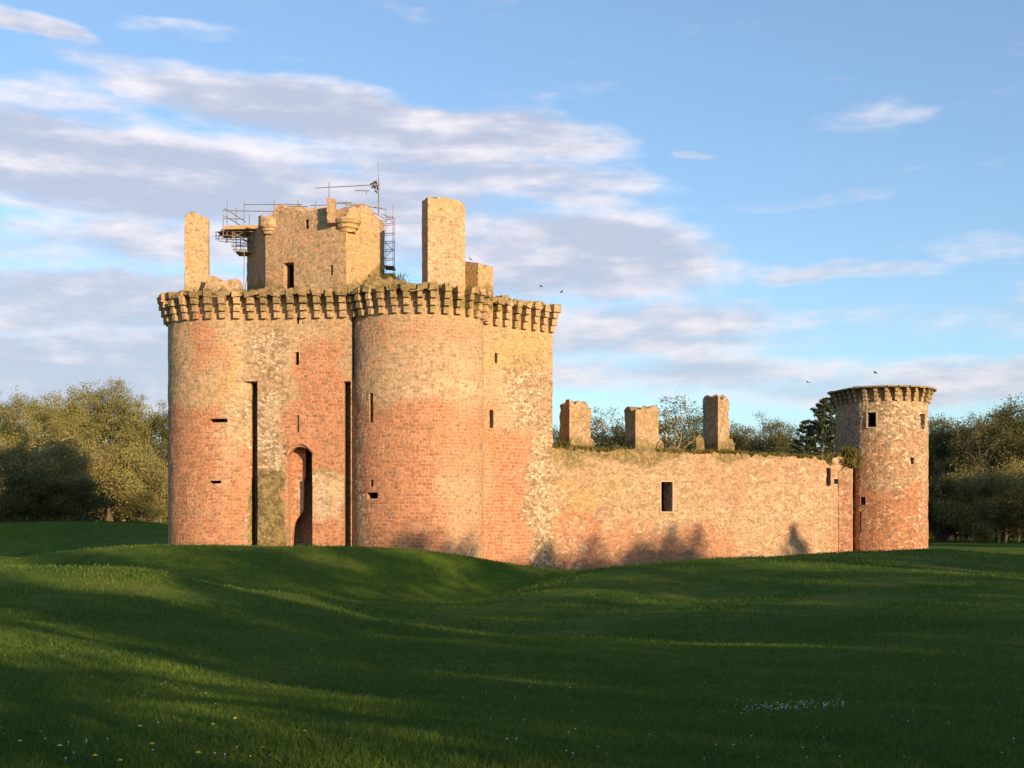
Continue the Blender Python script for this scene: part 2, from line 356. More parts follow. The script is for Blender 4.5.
# ------------------------------------------------------------------ terrain
PXS = np.array([-260, -100, 0, 60, 100, 150, 200, 250, 300, 350, 400, 440, 480, 512, 540, 570, 600, 650, 700, 760, 800, 850, 900, 930, 960, 1024, 1124, 1290], float)
def prof(pairs):
    xs, ys = zip(*pairs); return np.interp(PXS, xs, ys)
ROWS = [
    (7.0, prof([(0, 825), (1024, 828)])),
    (9.0, prof([(0, 760), (1024, 762)])),
    (14.0, prof([(0, 690), (400, 700), (700, 708), (1024, 700)])),
    (20.0, prof([(0, 650), (300, 662), (700, 672), (1024, 664)])),
    (28.0, prof([(0, 616), (200, 626), (420, 640), (700, 642), (1024, 628)])),
    (36.0, prof([(0, 586), (100, 590), (200, 602), (290, 609), (400, 624), (520, 630), (700, 620), (1024, 602)])),
    (42.0, prof([(0, 566.5), (60, 567), (100, 568), (150, 571), (190, 577), (212, 589), (250, 591), (290, 590), (330, 600), (400, 615), (512, 616), (700, 606), (850, 593), (1024, 586)])),
    (48.0, prof([(0, 590), (100, 594), (180, 604), (220, 606), (300, 602), (400, 614), (440, 612), (480, 608), (540, 598), (600, 589), (700, 585), (850, 574), (930, 568), (1024, 572)])),
    (55.0, prof([(0, 604), (100, 604), (200, 602), (300, 600), (400, 608), (440, 607), (480, 600), (520, 589), (560, 576), (600, 567.5), (650, 563), (700, 560), (760, 558), (800, 557), (850, 555), (900, 555), (1024, 562)])),
    (63.0, prof([(0, 594), (60, 584), (100, 577), (200, 571), (300, 572), (400, 585), (440, 598), (480, 606), (540, 602), (600, 586), (650, 576), (700, 568), (800, 561), (900, 556), (1024, 561)])),
    (71.0, prof([(-100, 575), (0, 562), (60, 551), (100, 547.5), (150, 545.5), (200, 545), (250, 545), (350, 546), (400, 549), (440, 554), (480, 560), (540, 568), (570, 570), (600, 572), (650, 568), (700, 562.5), (760, 557), (800, 554.5), (850, 551.5), (900, 550), (930, 550), (960, 552), (1024, 557), (1124, 564)])),
    (79.0, prof([(0, 572), (150, 562), (350, 562), (570, 576), (700, 566), (850, 558), (930, 556), (1024, 557)])),
    (86.0, prof([(-100, 565), (0, 572), (100, 578), (350, 583), (700, 583), (850, 568), (930, 560), (1024, 558)])),
    (96.0, prof([(-100, 550), (0, 556), (100, 566), (200, 577), (350, 579), (700, 577), (850, 570), (930, 560), (1024, 555)])),
    (115.0, prof([(-100, 560), (0, 566), (100, 560), (160, 558), (200, 565), (400, 567), (850, 564), (930, 553), (1024, 550)])),
    (127.0, prof([(-100, 560), (0, 562), (70, 556), (130, 549), (165, 548), (200, 552), (400, 560), (850, 558), (930, 550), (1024, 548)])),
    (140.0, prof([(-100, 542), (0, 543), (70, 537), (130, 534), (165, 538), (200, 542), (400, 552), (850, 552), (930, 545), (1024, 545)])),
    (150.0, prof([(-100, 522), (0, 522.5), (70, 521), (110, 521.5), (130, 524), (165, 530.5), (200, 536), (400, 545), (850, 545), (930, 543), (1024, 543)])),
    (163.0, prof([(-100, 521), (0, 521.5), (70, 521), (130, 522), (165, 523), (200, 532), (400, 542), (850, 543), (930, 542), (1024, 542)])),
    (180.0, prof([(-100, 520), (0, 520), (150, 521), (200, 525), (400, 538), (850, 541), (1024, 541)])),
    (300.0, prof([(0, 522), (200, 524), (400, 530), (1024, 536)])),
    (900.0, prof([(0, 526), (1024, 531)])),
    (5000.0, prof([(0, 529), (1024, 530)])),
]
RY = np.array([r[0] for r in ROWS]); RZ = np.array([(YH - r[1]) / F * r[0] for r in ROWS])
def pchip_slopes(x, y):
    h = np.diff(x); d = np.diff(y, axis=0) / h.reshape(-1, *([1] * (y.ndim - 1)))
    m = np.zeros_like(y); m[0] = d[0]; m[-1] = d[-1]
    for i in range(1, len(x) - 1):
        ok = d[i - 1] * d[i] > 0
        w1 = 2 * h[i] + h[i - 1]; w2 = h[i] + 2 * h[i - 1]
        with np.errstate(divide='ignore', invalid='ignore'):
            v = (w1 + w2) / (w1 / d[i - 1] + w2 / d[i])
        m[i] = np.where(ok, v, 0)
    return m
TXS = np.linspace(-260, 1290, 311)
RZf = np.array([np.interp(TXS, PXS, r) for r in RZ])
k = np.exp(-0.5 * (np.arange(-6, 7) / 2.6) ** 2); k /= k.sum()
RZf = np.array([np.convolve(np.pad(r, 6, 'edge'), k, 'valid') for r in RZf])
RM = pchip_slopes(RY, RZf)
def ground_z(X, Y):
    X = np.atleast_1d(np.asarray(X, float)); Y = np.atleast_1d(np.asarray(Y, float))
    Yc = np.clip(Y, RY[0], RY[-1] - 1)
    px = np.clip(CX + F * X / Yc, TXS[0], TXS[-1] - 0.01)
    fx = (px - TXS[0]) / (TXS[1] - TXS[0]); ix = np.clip(fx.astype(int), 0, len(TXS) - 2); fx = fx - ix
    iy = np.clip(np.searchsorted(RY, Yc) - 1, 0, len(RY) - 2)
    h = RY[iy + 1] - RY[iy]; s = (Yc - RY[iy]) / h
    out = 0
    for k_, wx in ((0, 1 - fx), (1, fx)):
        y0 = RZf[iy, ix + k_]; y1 = RZf[iy + 1, ix + k_]; m0 = RM[iy, ix + k_] * h; m1 = RM[iy + 1, ix + k_] * h
        v = (2 * s**3 - 3 * s**2 + 1) * y0 + (s**3 - 2 * s**2 + s) * m0 + (-2 * s**3 + 3 * s**2) * y1 + (s**3 - s**2) * m1
        out = out + wx * v
    near = np.exp(-((Y - 45) / 60.0) ** 2)
    out = out + near * (0.045 * np.sin(X * .43 + Y * .31) + 0.04 * np.sin(X * .21 - Y * .52 + 1.3) + 0.03 * np.sin(X * .9 + 2 + Y * .17) * np.sin(Y * .7))
    return out
def gz(x, y): return float(ground_z(x, y)[0])

def axis(segs):
    out = []
    for a, b, st in segs: out += list(np.arange(a, b, st))
    return np.array(out + [segs[-1][1]])
gx = axis([(-3000, -400, 200), (-400, -120, 20), (-120, -50, 3), (-50, 50, 0.55), (50, 120, 3), (120, 400, 20), (400, 3000, 200)])
gy = axis([(-600, -60, 60), (-60, 4, 4), (4, 110, 0.5), (110, 170, 1.5), (170, 400, 12), (400, 5000, 300)])
GX, GY = np.meshgrid(gx, gy)
GZ = ground_z(GX.ravel(), GY.ravel())
V = np.stack([GX.ravel(), GY.ravel(), GZ], 1)
nx_, ny_ = len(gx), len(gy)
I = np.arange(nx_ * ny_).reshape(ny_, nx_)
Fq = np.stack([I[:-1, :-1], I[:-1, 1:], I[1:, 1:], I[1:, :-1]], -1).reshape(-1, 4)
def np_mesh(name, V, Fc):
    me = bpy.data.meshes.new(name); k_ = Fc.shape[1]
    me.vertices.add(len(V)); me.vertices.foreach_set('co', np.asarray(V, 'f').ravel())
    me.loops.add(Fc.size); me.loops.foreach_set('vertex_index', Fc.astype('i').ravel())
    me.polygons.add(len(Fc)); me.polygons.foreach_set('loop_start', (np.arange(len(Fc)) * k_).astype('i'))
    try: me.polygons.foreach_set('loop_total', np.full(len(Fc), k_, 'i'))
    except Exception: pass
    me.update(calc_edges=True); return me
me = np_mesh('ground', V, Fq); me.polygons.foreach_set('use_smooth', [True] * len(me.polygons))
tag(link('ground', me, M_GRASS), kind='structure')

# ------------------------------------------------------------------ masonry walls
def poly_path(pts):
    pts = [Vector((p[0], p[1], 0)) for p in pts]
    L = [0.0]
    for a, b in zip(pts, pts[1:]): L.append(L[-1] + (b - a).length)
    def f(s):
        for i in range(len(pts) - 1):
            if s <= L[i + 1] or i == len(pts) - 2:
                u = (s - L[i]) / (L[i + 1] - L[i]); return pts[i].lerp(pts[i + 1], u)
    return f, L[-1], L
def ell_path(cx, cy, a, b, t0, t1, extra=()):
    """arc of an ellipse from angle t0 to t1 (degrees, 0 towards +x, 270 towards the camera), then extra points"""
    n = int(abs(t1 - t0) / 3) + 2
    pts = [(cx + a * math.cos(R(t0 + (t1 - t0) * i / (n - 1))), cy + b * math.sin(R(t0 + (t1 - t0) * i / (n - 1)))) for i in range(n)]
    return pts + list(extra)
def tangent_n(path, L, s):
    a = path(max(0, s - 0.03)); b = path(min(L, s + 0.03)); d = (b - a).normalized()
    return Vector((d.y, -d.x, 0))
def find_s(path, L, px, s_hint=None):
    best = None
    for i in range(2001):
        s = L * i / 2000; p = path(s)
        if p.y < 1: continue
        n = tangent_n(path, L, s) if i % 1 == 0 else None
        if n.dot(Vector((p.x, p.y, 0))) > 0: continue
        e = abs(CX + F * p.x / p.y - px)
        if best is None or e < best[0]: best = (e, s)
    return best[1]

def wall(name, pts, zb, ztop, parent, holes=(), thick=1.6, amp=0.05, ds=0.3, dz=0.3, zf=None, corners=(), mat=None, jag=0.0, closed=False, wname='window', res_depth=1.1, back=True, caps=True):
    """masonry wall along pts (left to right as the camera sees it); holes are pixel boxes; ztop(px) gives the row of its top"""
    path, L, LL = poly_path(pts)
    H = []
    for h in holes:
        x0, x1, y0, y1 = h[:4]
        s0, s1 = find_s(path, L, x0), find_s(path, L, x1)
        Yc = path((s0 + s1) / 2).y
        H.append((s0, s1, ZZ(y1, Yc), ZZ(y0, Yc)))
    ss = set(round(x, 4) for x in np.linspace(0, L, max(2, int(L / ds) + 1)))
    for c_ in corners: ss.add(round(LL[c_], 4))
    edges = [round(v, 4) for h in H for v in h[:2]]
    ss = sorted(set([s for s in ss if all(abs(s - e) > 0.06 for e in edges)] + edges))
    tops = []
    for s in ss:
        p = path(s); x = CX + F * p.x / p.y
        z = ztop(x, p) if callable(ztop) else ztop
        hb = random.Random(int((s + p.y) / .45) * 7 + int(p.y)).uniform(-1, 1)
        j = jag * (0.7 * nz((s * 1.0, 3.1, 7 + p.x * .1), 1.1) + 0.5 * hb)
        tops.append(z + j)
    zmin = min(tops)
    hz = [h[3] for h in H] + [zb + 0.5]
    zf = max([z for z in hz] + [zmin - 1.2]) if zf is None else zf
    zs = set(round(x, 4) for x in np.linspace(zb, zf, max(2, int((zf - zb) / dz) + 1)))
    ze = [round(v, 4) for h in H for v in h[2:4]]
    zs = sorted(set([z for z in zs if all(abs(z - e) > 0.06 for e in ze)] + ze))
    nt = 4; ncol, nrow = len(ss), len(zs) + nt
    V, UV = [], []
    for i, s in enumerate(ss):
        p = path(s); n = tangent_n(path, L, s)
        for j in range(nrow):
            z = zs[j] if j < len(zs) else zs[-1] + (tops[i] - zs[-1]) * (j - len(zs) + 1) / nt
            q = Vector((p.x, p.y, z)); q += n * disp(q, amp)
            V.append(q); UV.append((s, z))
    def inhole(i, j):
        if j >= len(zs) - 1: return False
        sm = (ss[i] + ss[i + 1]) / 2; zm = (zs[j] + zs[j + 1]) / 2
        return any(h[0] < sm < h[1] and h[2] < zm < h[3] for h in H)
    Fs = []
    for i in range(ncol - 1):
        for j in range(nrow - 1):
            if inhole(i, j): continue
            a = i * nrow + j; b = (i + 1) * nrow + j
            Fs.append((a, b, b + 1, a + 1))
    if closed:
        c_ = sum((path(s) for s in ss), Vector()) / ncol; zc = sum(tops) / ncol
        V.append(Vector((c_.x, c_.y, zc + 0.05))); UV.append((c_.x, c_.y)); ci = len(V) - 1
        for i in range(ncol - 1):
            Fs.append((i * nrow + nrow - 1, (i + 1) * nrow + nrow - 1, ci))
    else:
        base = len(V)
        for i, s in enumerate(ss):
            p = path(s); n = tangent_n(path, L, s)
            q = Vector((p.x, p.y, 0)) - n * thick
            V += [Vector((q.x, q.y, zb)), Vector((q.x, q.y, tops[i] - 0.1 + 0.25 * nz((s, 1, 1), 1.7)))]; UV += [(s, zb), (s, tops[i] + thick)]
        for i in range(ncol - 1):
            a, b = i * nrow + nrow - 1, (i + 1) * nrow + nrow - 1
            c0, c1 = base + 2 * i, base + 2 * (i + 1)
            Fs.append((a, b, c1 + 1, c0 + 1))
            if back: Fs.append((c0 + 1, c1 + 1, c1, c0))
        if caps:
            Fs.append(tuple([j for j in range(nrow)] + [base + 1, base]))
            e = (ncol - 1) * nrow; ee = base + 2 * (ncol - 1)
            Fs.append(tuple([e + j for j in reversed(range(nrow))] + [ee, ee + 1]))
    me = from_arrays(name, V, Fs)
    stone_attrs(me, UV)
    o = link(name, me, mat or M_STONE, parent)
    kids = []
    for hi, (s0, s1, z0, z1) in enumerate(H):
        spec = holes[hi]
        nm = spec[4] if len(spec) > 4 else wname
        if nm is None: continue
        depth = min(spec[5] if len(spec) > 5 else res_depth, 99 if closed else thick - .08)
        nm_mid = tangent_n(path, L, (s0 + s1) / 2)
        qs = []
        for s, z in ((s0, z0), (s1, z0), (s1, z1), (s0, z1)):
            p = path(s); n = tangent_n(path, L, s); q = Vector((p.x, p.y, z)); q += n * (disp(q, amp) - 0.002); qs.append(q)
        bk = [q - nm_mid * depth for q in qs]
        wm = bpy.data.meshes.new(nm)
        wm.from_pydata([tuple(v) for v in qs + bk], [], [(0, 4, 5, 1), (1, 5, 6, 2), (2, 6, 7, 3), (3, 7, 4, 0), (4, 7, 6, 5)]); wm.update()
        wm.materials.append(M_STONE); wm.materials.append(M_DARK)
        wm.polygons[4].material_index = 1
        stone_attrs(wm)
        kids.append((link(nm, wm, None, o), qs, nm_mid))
    return o, kids, (path, L)

def jitter_box(bm, c, size, axes, jit, r):
    """box with loosened corners; axes = (along, out, up)"""
    vs = []
    for k_ in range(8):
        f = [(-.5, .5)[(k_ >> b) & 1] for b in range(3)]
        p = Vector(c)
        for b in range(3): p += axes[b] * (f[b] * size[b] + r.uniform(-jit, jit))
        vs.append(bm.verts.new(p))
    for q in ((0, 1, 3, 2), (4, 6, 7, 5), (0, 4, 5, 1), (2, 3, 7, 6), (0, 2, 6, 4), (1, 5, 7, 3)):
        bm.faces.new([vs[i] for i in q])

def corbels(parent, path, L, s0, s1, zc, step, scale=1.0, tilt=None, top=True, skip=()):
    """three stepped stones per corbel, each corbel its own object; then the broken parapet course they carry"""
    r = random.Random(int(s0 * 10 + zc * 7 + step * 100))
    n = max(1, int(round((s1 - s0) / step)))
    if isinstance(parent, tuple): parent = parent[0]
    for i in range(n):
        s = s0 + (i + 0.5) * (s1 - s0) / n + r.uniform(-.04, .04)
        p = path(s); nn = tangent_n(path, L, s); al = Vector((-nn.y, nn.x, 0)); up = Vector((0, 0, 1))
        z = zc(s) if callable(zc) else zc
        if i in skip: continue
        bm = bmesh.new()
        wdt = 0.42 * scale * r.uniform(.8, 1.15)
        prs = (0.34, 0.50, 0.66)
        for k_, pr in enumerate(prs):
            pr *= scale
            jitter_box(bm, Vector((p.x, p.y, z + (0.26 + k_ * 0.52) * scale)) + nn * (pr / 2 - 0.08), (wdt * (1 + .03 * k_), pr + 0.16, 0.47 * scale), (al, nn, up), 0.025 * scale, r)
        bmesh.ops.bevel(bm, geom=bm.edges[:], offset=0.05 * scale, segments=2, affect='EDGES', profile=0.6)
        if top and r.random() < 0.92:
            hh = r.uniform(.35, .6) * scale
            jitter_box(bm, Vector((p.x, p.y, z + 1.56 * scale + hh / 2)) + nn * (0.34 * scale), (wdt * r.uniform(1.0, 1.5), r.uniform(.7, .95) * scale, hh), (al, nn, up), 0.09 * scale, r)
        me = bpy.data.meshes.new('corbel'); bm.normal_update(); bm.to_mesh(me); bm.free()
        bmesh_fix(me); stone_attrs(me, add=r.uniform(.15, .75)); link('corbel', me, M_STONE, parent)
        # parapet stones bridging towards the next corbel, missing here and there
        if r.random() < (0.55 if top else 1.0):
            s2 = s + (s1 - s0) / n / 2
            if s2 < s1:
                p2 = path(s2); n2 = tangent_n(path, L, s2); al2 = Vector((-n2.y, n2.x, 0))
                hh = (0.30 + r.random() * .3) * scale if top else 0.20 * scale
                pm = bmesh.new()
                jitter_box(pm, Vector((p2.x, p2.y, z + (1.72 if top else 1.56) * scale + hh / 2)) + n2 * (r.uniform(.1, .35) if top else .45) * scale,
                           ((s1 - s0) / n * (.7 if top else 1.02), (0.75 if top else 1.06) * scale, hh), (al2, n2, up), (0.08 if top else .02) * scale, r)
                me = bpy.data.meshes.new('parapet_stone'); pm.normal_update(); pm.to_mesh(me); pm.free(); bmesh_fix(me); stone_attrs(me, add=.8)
                link('parapet_stone', me, M_STONE, parent)
def bmesh_fix(me):
    bm = bmesh.new(); bm.from_mesh(me); bmesh.ops.recalc_face_normals(bm, faces=bm.faces[:]); bm.to_mesh(me); bm.free()

ZB = -4.6
gate = empty('gatehouse', (-9, 99, -4.0))
tag(gate, 'tall sandstone gatehouse with twin drum towers, ruined top and arched doorway', 'castle gatehouse')
ZC = ZZ(313.4, 93.0)        # underside of the corbels
ZT = ZC + 1.75

# left drum
Lc, La, Lb = (-21.45, 98.8), 4.62, 3.2
pts = ell_path(Lc[0], Lc[1], La, Lb, 100, 282)
slotx = XY(251.5, 96.0)
pts = [(Lc[0] + La, 103.5)][:0] + ell_path(Lc[0], Lc[1], La, Lb, 95, 299)
pts = [p for p in pts if not (p[1] < 98 and p[0] > slotx[0] - 0.03)]
pts = pts + [(slotx[0], 96.04), (slotx[0] + .02, 98.6)]
holes = [(210.5, 227.5, 418.6, 422.3, 'gun_loop', 0.7), (210, 221, 480.6, 483.6, 'gun_loop', 0.6)]
left_drum, k1, (pL, LL_) = wall('drum_tower', pts, ZB, ZT, gate, holes, thick=1.3, amp=0.07, corners=(len(pts) - 2,), jag=0.25)
left_drum['label'] = 'slimmer drum tower left of the doorway, red below and buff above'
sA = find_s(pL, LL_, 171); sB = find_s(pL, LL_, 243)
corbels(left_drum, pL, LL_, max(0.3, sA - 3.5), sB, ZC, 0.93)

# right drum
Rc, Ra, Rb = (-7.05, 96.75), 4.93, 3.75
pts = [(-12.0, 98.9)] + ell_path(Rc[0], Rc[1], Ra, Rb, 186, 372)
holes = [(369.2, 373.2, 393, 422, 'arrow_slit', 1.0), (370, 373.4, 480, 486.5, 'arrow_slit', .7), (366.5, 378, 492.5, 498.5, 'gun_loop', .6)]
right_drum, k2, (pR, LR_) = wall('drum_tower', pts, ZB, ZT, gate, holes, thick=1.3, amp=0.07, corners=(1,), jag=0.3)
right_drum['label'] = 'broad drum tower right of the doorway with one tall arrow slit'
sA = find_s(pR, LR_, 353.5)
corbels(right_drum, pR, LR_, sA, LR_ - 0.4, ZC, 0.93)

# wall between the drums, with the two drawbridge slots and the recessed doorway
gpts = [XY(243, 95.80), XY(352, 95.05)]
gpts = [gpts[0], gpts[1]]
holes = [(243.0, 257.5, 381.3, 600, None), (344.2, 350.8, 381.3, 600, None),
         (288.3, 312.2, 446, 600, None),
         (296.6, 299.2, 317.5, 324, 'arrow_slit', .8), (295.2, 299, 352, 365, 'arrow_slit', .8), (297.2, 299, 415, 432.5, 'arrow_slit', .8)]
gate_wall, k3, (pG, LG_) = wall('gate_wall', gpts, ZB, ZT, gate, holes, thick=0.7, amp=0.02, ds=.25, jag=0.2, back=False, caps=False)
gate_wall['label'] = 'flat wall over the doorway between the two drum towers'
corbels(gate_wall, pG, LG_, 0.2, LG_ - 0.1, ZC, 0.93)
# reveals of the slots and the gate recess
def quad_mesh(name, quads, mat, parent, dark=()):
    V, Fs = [], []
    for q in quads:
        b = len(V); V += [Vector(v) for v in q]; Fs.append(tuple(range(b, b + len(q))))
    me = from_arrays(name, V, Fs); stone_attrs(me); me.materials.append(mat); me.materials.append(M_DARK)
    for i in dark: me.polygons[i].material_index = 1
    return link(name, me, None, parent)
def gp(px, dy=0.0):
    a, b = Vector((*gpts[0], 0)), Vector((*gpts[1], 0))
    s = find_s(pG, LG_, px); p = pG(s); return p.x, p.y + dy
def vwall(x0, y0, x1, y1, z0, z1): return [(x0, y0, z0), (x1, y1, z0), (x1, y1, z1), (x0, y0, z1)]
zl = ZZ(381.3, 95.25)
for (xa, xb) in ((243.0, 257.5), (344.2, 350.8)):
    a0 = gp(xa); b0 = gp(xb); dd = 1.5
    q = [vwall(b0[0], b0[1], b0[0], b0[1] + dd, ZB, zl), vwall(a0[0], a0[1] + dd, b0[0], b0[1] + dd, ZB, zl),
         [(a0[0], a0[1], zl), (b0[0], b0[1], zl), (b0[0], b0[1] + dd, zl), (a0[0], a0[1] + dd, zl)]]
    if xa > 300: q.append(vwall(a0[0], a0[1], a0[0], a0[1] + dd, ZB, zl))
    if xa < 300: q.append(vwall(a0[0], a0[1] + .9, a0[0], a0[1] + .004, zl, ZT - .2))
    quad_mesh('drawbridge_slot', q, M_STONE, gate_wall)
# doorway: pointed arch, recess, inner opening
def arch_row(px):      # row of the arch soffit above a column (a shallow pointed arch)
    u = (px - 288.3) / (312.2 - 288.3)
    return 454.5 - 8.0 * (1 - abs(2 * u - 1) ** 2.2) if 0 <= u <= 1 else 454.5
zt_arch = ZZ(446, 95.2); N = 12; q = []; DD = 1.05
for i in range(N):
    xa = 288.3 + (312.2 - 288.3) * i / N; xb = 288.3 + (312.2 - 288.3) * (i + 1) / N
    a0, b0 = gp(xa), gp(xb); za, zb_ = ZZ(arch_row(xa), 95.2), ZZ(arch_row(xb), 95.2)
    q.append([(a0[0], a0[1], za), (b0[0], b0[1], zb_), (b0[0], b0[1], zt_arch), (a0[0], a0[1], zt_arch)])
    q.append([(a0[0], a0[1], za), (b0[0], b0[1], zb_), (b0[0], b0[1] + DD, zb_), (a0[0], a0[1] + DD, za)])
a0, b0 = gp(288.3), gp(312.2); zs_ = ZZ(454.5, 95.2)
q.append(vwall(a0[0], a0[1], a0[0], a0[1] + DD, ZB, zs_)); q.append(vwall(b0[0], b0[1] + DD, b0[0], b0[1], ZB, zs_))
door = quad_mesh('doorway', q, M_STONE, gate_wall)
# blocking wall set back inside the recess, standing on the left, with a broken edge
r = random.Random(3); q = []; zz_ = ZB
prof_x = [(600, 289.5), (545, 289.8), (538, 290), (530, 290.8), (524, 292), (519, 294.5), (515, 298), (511, 301), (500, 301.2), (480, 301.6), (476, 303), (455, 303.4), (440, 303.4)]
for (ya, xa), (yb, xb) in zip(prof_x, prof_x[1:]):
    l0 = gp(288.3, DD); ra, rb = gp(xa, DD), gp(xb, DD); za, zb_ = ZZ(ya, 96.0), ZZ(yb, 96.0)
    q.append([(l0[0], l0[1], za), (ra[0], ra[1], za), (rb[0], rb[1], zb_), (l0[0], l0[1], zb_)])
    q.append([(ra[0], ra[1], za), (ra[0], ra[1] + .8, za), (rb[0], rb[1] + .8, zb_), (rb[0], rb[1], zb_)])
a1, b1 = gp(286, 2.9), gp(315, 2.9)
q.append(vwall(a1[0], a1[1], b1[0], b1[1], ZB, ZZ(446, 95.2)))
b2 = gp(312.2, DD); q.append(vwall(b2[0], b2[1] + 1.85, b2[0], b2[1], ZB, ZZ(446, 95.2)))
quad_mesh('inner_wall', q, M_STONE, gate_wall)
def tube(bm, p0, p1, r0, r1=None, sides=6, cap=True):
    p0, p1 = Vector(p0), Vector(p1); r1 = r0 if r1 is None else r1
    d = (p1 - p0).normalized(); u = d.orthogonal().normalized(); v = d.cross(u)
    A, B = [], []
    for i in range(sides):
        a = 2 * math.pi * i / sides; o_ = u * math.cos(a) + v * math.sin(a)
        A.append(bm.verts.new(p0 + o_ * r0)); B.append(bm.verts.new(p1 + o_ * r1))
    for i in range(sides):
        j = (i + 1) % sides; bm.faces.new((A[i], A[j], B[j], B[i]))
    if cap: bm.faces.new(A[::-1]); bm.faces.new(B)
def bm_obj(name, bm, mat, parent=None, stone=False):
    me = bpy.data.meshes.new(name); bmesh.ops.recalc_face_normals(bm, faces=bm.faces[:]); bm.to_mesh(me); bm.free()
    if stone: stone_attrs(me)
    return link(name, me, mat, parent)
bm = bmesh.new(); prev = None
for i in range(15):
    u = i / 14; px = 286.3 + (314.2 - 286.3) * u
    row = 453.5 - 10.5 * (1 - abs(2 * u - 1) ** 2.0); g = gp(px)
    p = Vector((g[0], g[1] - 0.06, ZZ(row, 95.2)))
    if prev is not None: tube(bm, prev, p, 0.11)
    prev = p
bm_obj('hood_mould', bm, M_STONE, gate_wall, True)

for x0, x1, lb in ((258.6, 278.5, 'mossy dark stub of a pier left of the doorway'), (313.2, 332.5, 'pale stub of a pier right of the doorway')):
    g0, g1 = gp(x0), gp(x1)
    o, _, _ = wall('pier_stub', [(g0[0], g0[1] - .012), (g0[0], g0[1] - .34), (g1[0], g1[1] - .34), (g1[0], g1[1] - .012), (g0[0], g0[1] - .012)], ZB, ZZ(474.5, 95), gate_wall, (), amp=.05, corners=(1, 2, 3), jag=.12, closed=True)
    o['label'] = lb

# side wall of the gatehouse, facing the sun
fp0 = (-2.75, 97.45); fp1 = XY(552.5, 102.4)
pts = [fp0, fp1, (fp1[0] - 1.2, fp1[1] + 6), (-3, 112), (-22, 112), (-25.2, 101.6)]
holes = [(494.8, 497.6, 353, 363, 'arrow_slit', .9), (489.7, 493.3, 410, 428, 'arrow_slit', .9)]
side_wall, k4, (pS, LS_) = wall('side_wall', pts, ZB, ZT, gate, holes, thick=1.4, amp=0.09, corners=(1, 2, 3, 4), jag=0.3)
sE = (Vector((*fp1, 0)) - Vector((*fp0, 0))).length
corbels(side_wall, pS, LS_, 0.5, sE + 0.3, ZC, 0.90)
# floor of the wall walk inside the walls
pl = [(-25.4, 101), (-24.9, 97.6), (-21.5, 96.2), (-18, 96.1), (-11, 96), (-9.5, 94.0), (-6.9, 93.6), (-4, 94.4), (-2.6, 97.9), (2.9, 102.9), (1.8, 108), (-3, 111.5), (-22, 111.5)]
bm = bmesh.new(); vs = [bm.verts.new((x, y, ZT - 0.7)) for x, y in pl]; bm.faces.new(vs)
bm_obj('wall_walk', bm, M_STONE, gate, True)

# cap house (the ruined upper storey)
def ytop_fn(table):
    xs, ys = zip(*table)
    return lambda x, p: ZZ(float(np.interp(x, xs, ys)), p.y)
A0 = XY(247, 104.6); A1 = XY(265.3, 101.0); A2 = XY(346, 98.3); A3 = XY(379.5, 101.9); A4 = XY(384.5, 104.5)
A5 = XY(378, 109.5); A6 = XY(268, 110.0)
table = [(240, 262), (248, 250), (250, 232), (265, 231), (265.5, 222), (270, 216), (276, 214), (277, 207), (283, 206), (300, 208.5), (322, 208), (328, 208), (334, 208),
         (336, 209), (348, 213), (350, 207), (356, 205), (366, 206), (373, 212), (379, 219), (384, 224), (390, 226)]
holes = [(283.5, 294, 262.5, 291, 'doorway', 1.3), (305, 309, 219.5, 229, 'window', .9), (330, 332.8, 265, 275.5, 'arrow_slit', .9)]
cap_house, k5, _ = wall('cap_house', [A0, A1, A2, A3, A4, A5, A6, A0], ZT - 0.9, ytop_fn(table), gate, holes, thick=1.0, amp=0.06, corners=(1, 2, 3, 4, 5, 6), jag=0.28, zf=ZZ(233, 100.2))
cap_house['label'] = 'ruined square upper storey with small doorway and broken corner turrets'
def lathe(bm, cx, cy, prof_, seg=18, ang=(0, 360)):
    rings = []
    n = seg + (0 if ang[1] - ang[0] >= 360 else 1)
    for (rr, z) in prof_:
        rings.append([bm.verts.new((cx + rr * math.cos(R(ang[0] + (ang[1] - ang[0]) * i / seg)), cy + rr * math.sin(R(ang[0] + (ang[1] - ang[0]) * i / seg)), z)) for i in range(n)])
    for a, b in zip(rings, rings[1:]):
        for i in range(n if n == seg else n - 1):
            j = (i + 1) % n; bm.faces.new((a[i], a[j], b[j], b[i]))
    if n == seg: bm.faces.new(rings[0][::-1]); bm.faces.new(rings[-1])
def bartizan(px, Y, rx, ytop_, ybot, parent, label=None, wallrow=None):
    c_ = P(px, 0, Y); z0, z1 = ZZ(ybot, Y), ZZ(ytop_, Y); h = z1 - z0; rr = rx / F * Y
    bm = bmesh.new()
    lathe(bm, c_.x, Y, [(rr * .58, z0), (rr * .64, z0 + h * .2), (rr * .76, z0 + h * .22), (rr * .80, z0 + h * .42), (rr * .92, z0 + h * .46), (rr, z0 + h * .64), (rr * .96, z0 + h * .67), (rr * .95, z1)], 20)
    for v in bm.verts:
        if v.co.z > z1 - .01: v.co.z += 1.1 * nz(v.co, 1.3)
        v.co += Vector((nz(v.co, 2), nz(v.co + Vector((5, 5, 5)), 2), nz(v.co + Vector((9, 1, 5)), 2))) * .07
    o = bm_obj('corner_turret', bm, M_STONE, parent, True)
    if label: o['label'] = label
bartizan(347, 98.9, 14.5, 215, 233, cap_house, 'round corbelled turret base at the right corner of the upper storey')
bartizan(269.5, 101.2, 11.5, 222, 235, cap_house, 'small corbelled turret base at the left corner of the upper storey')
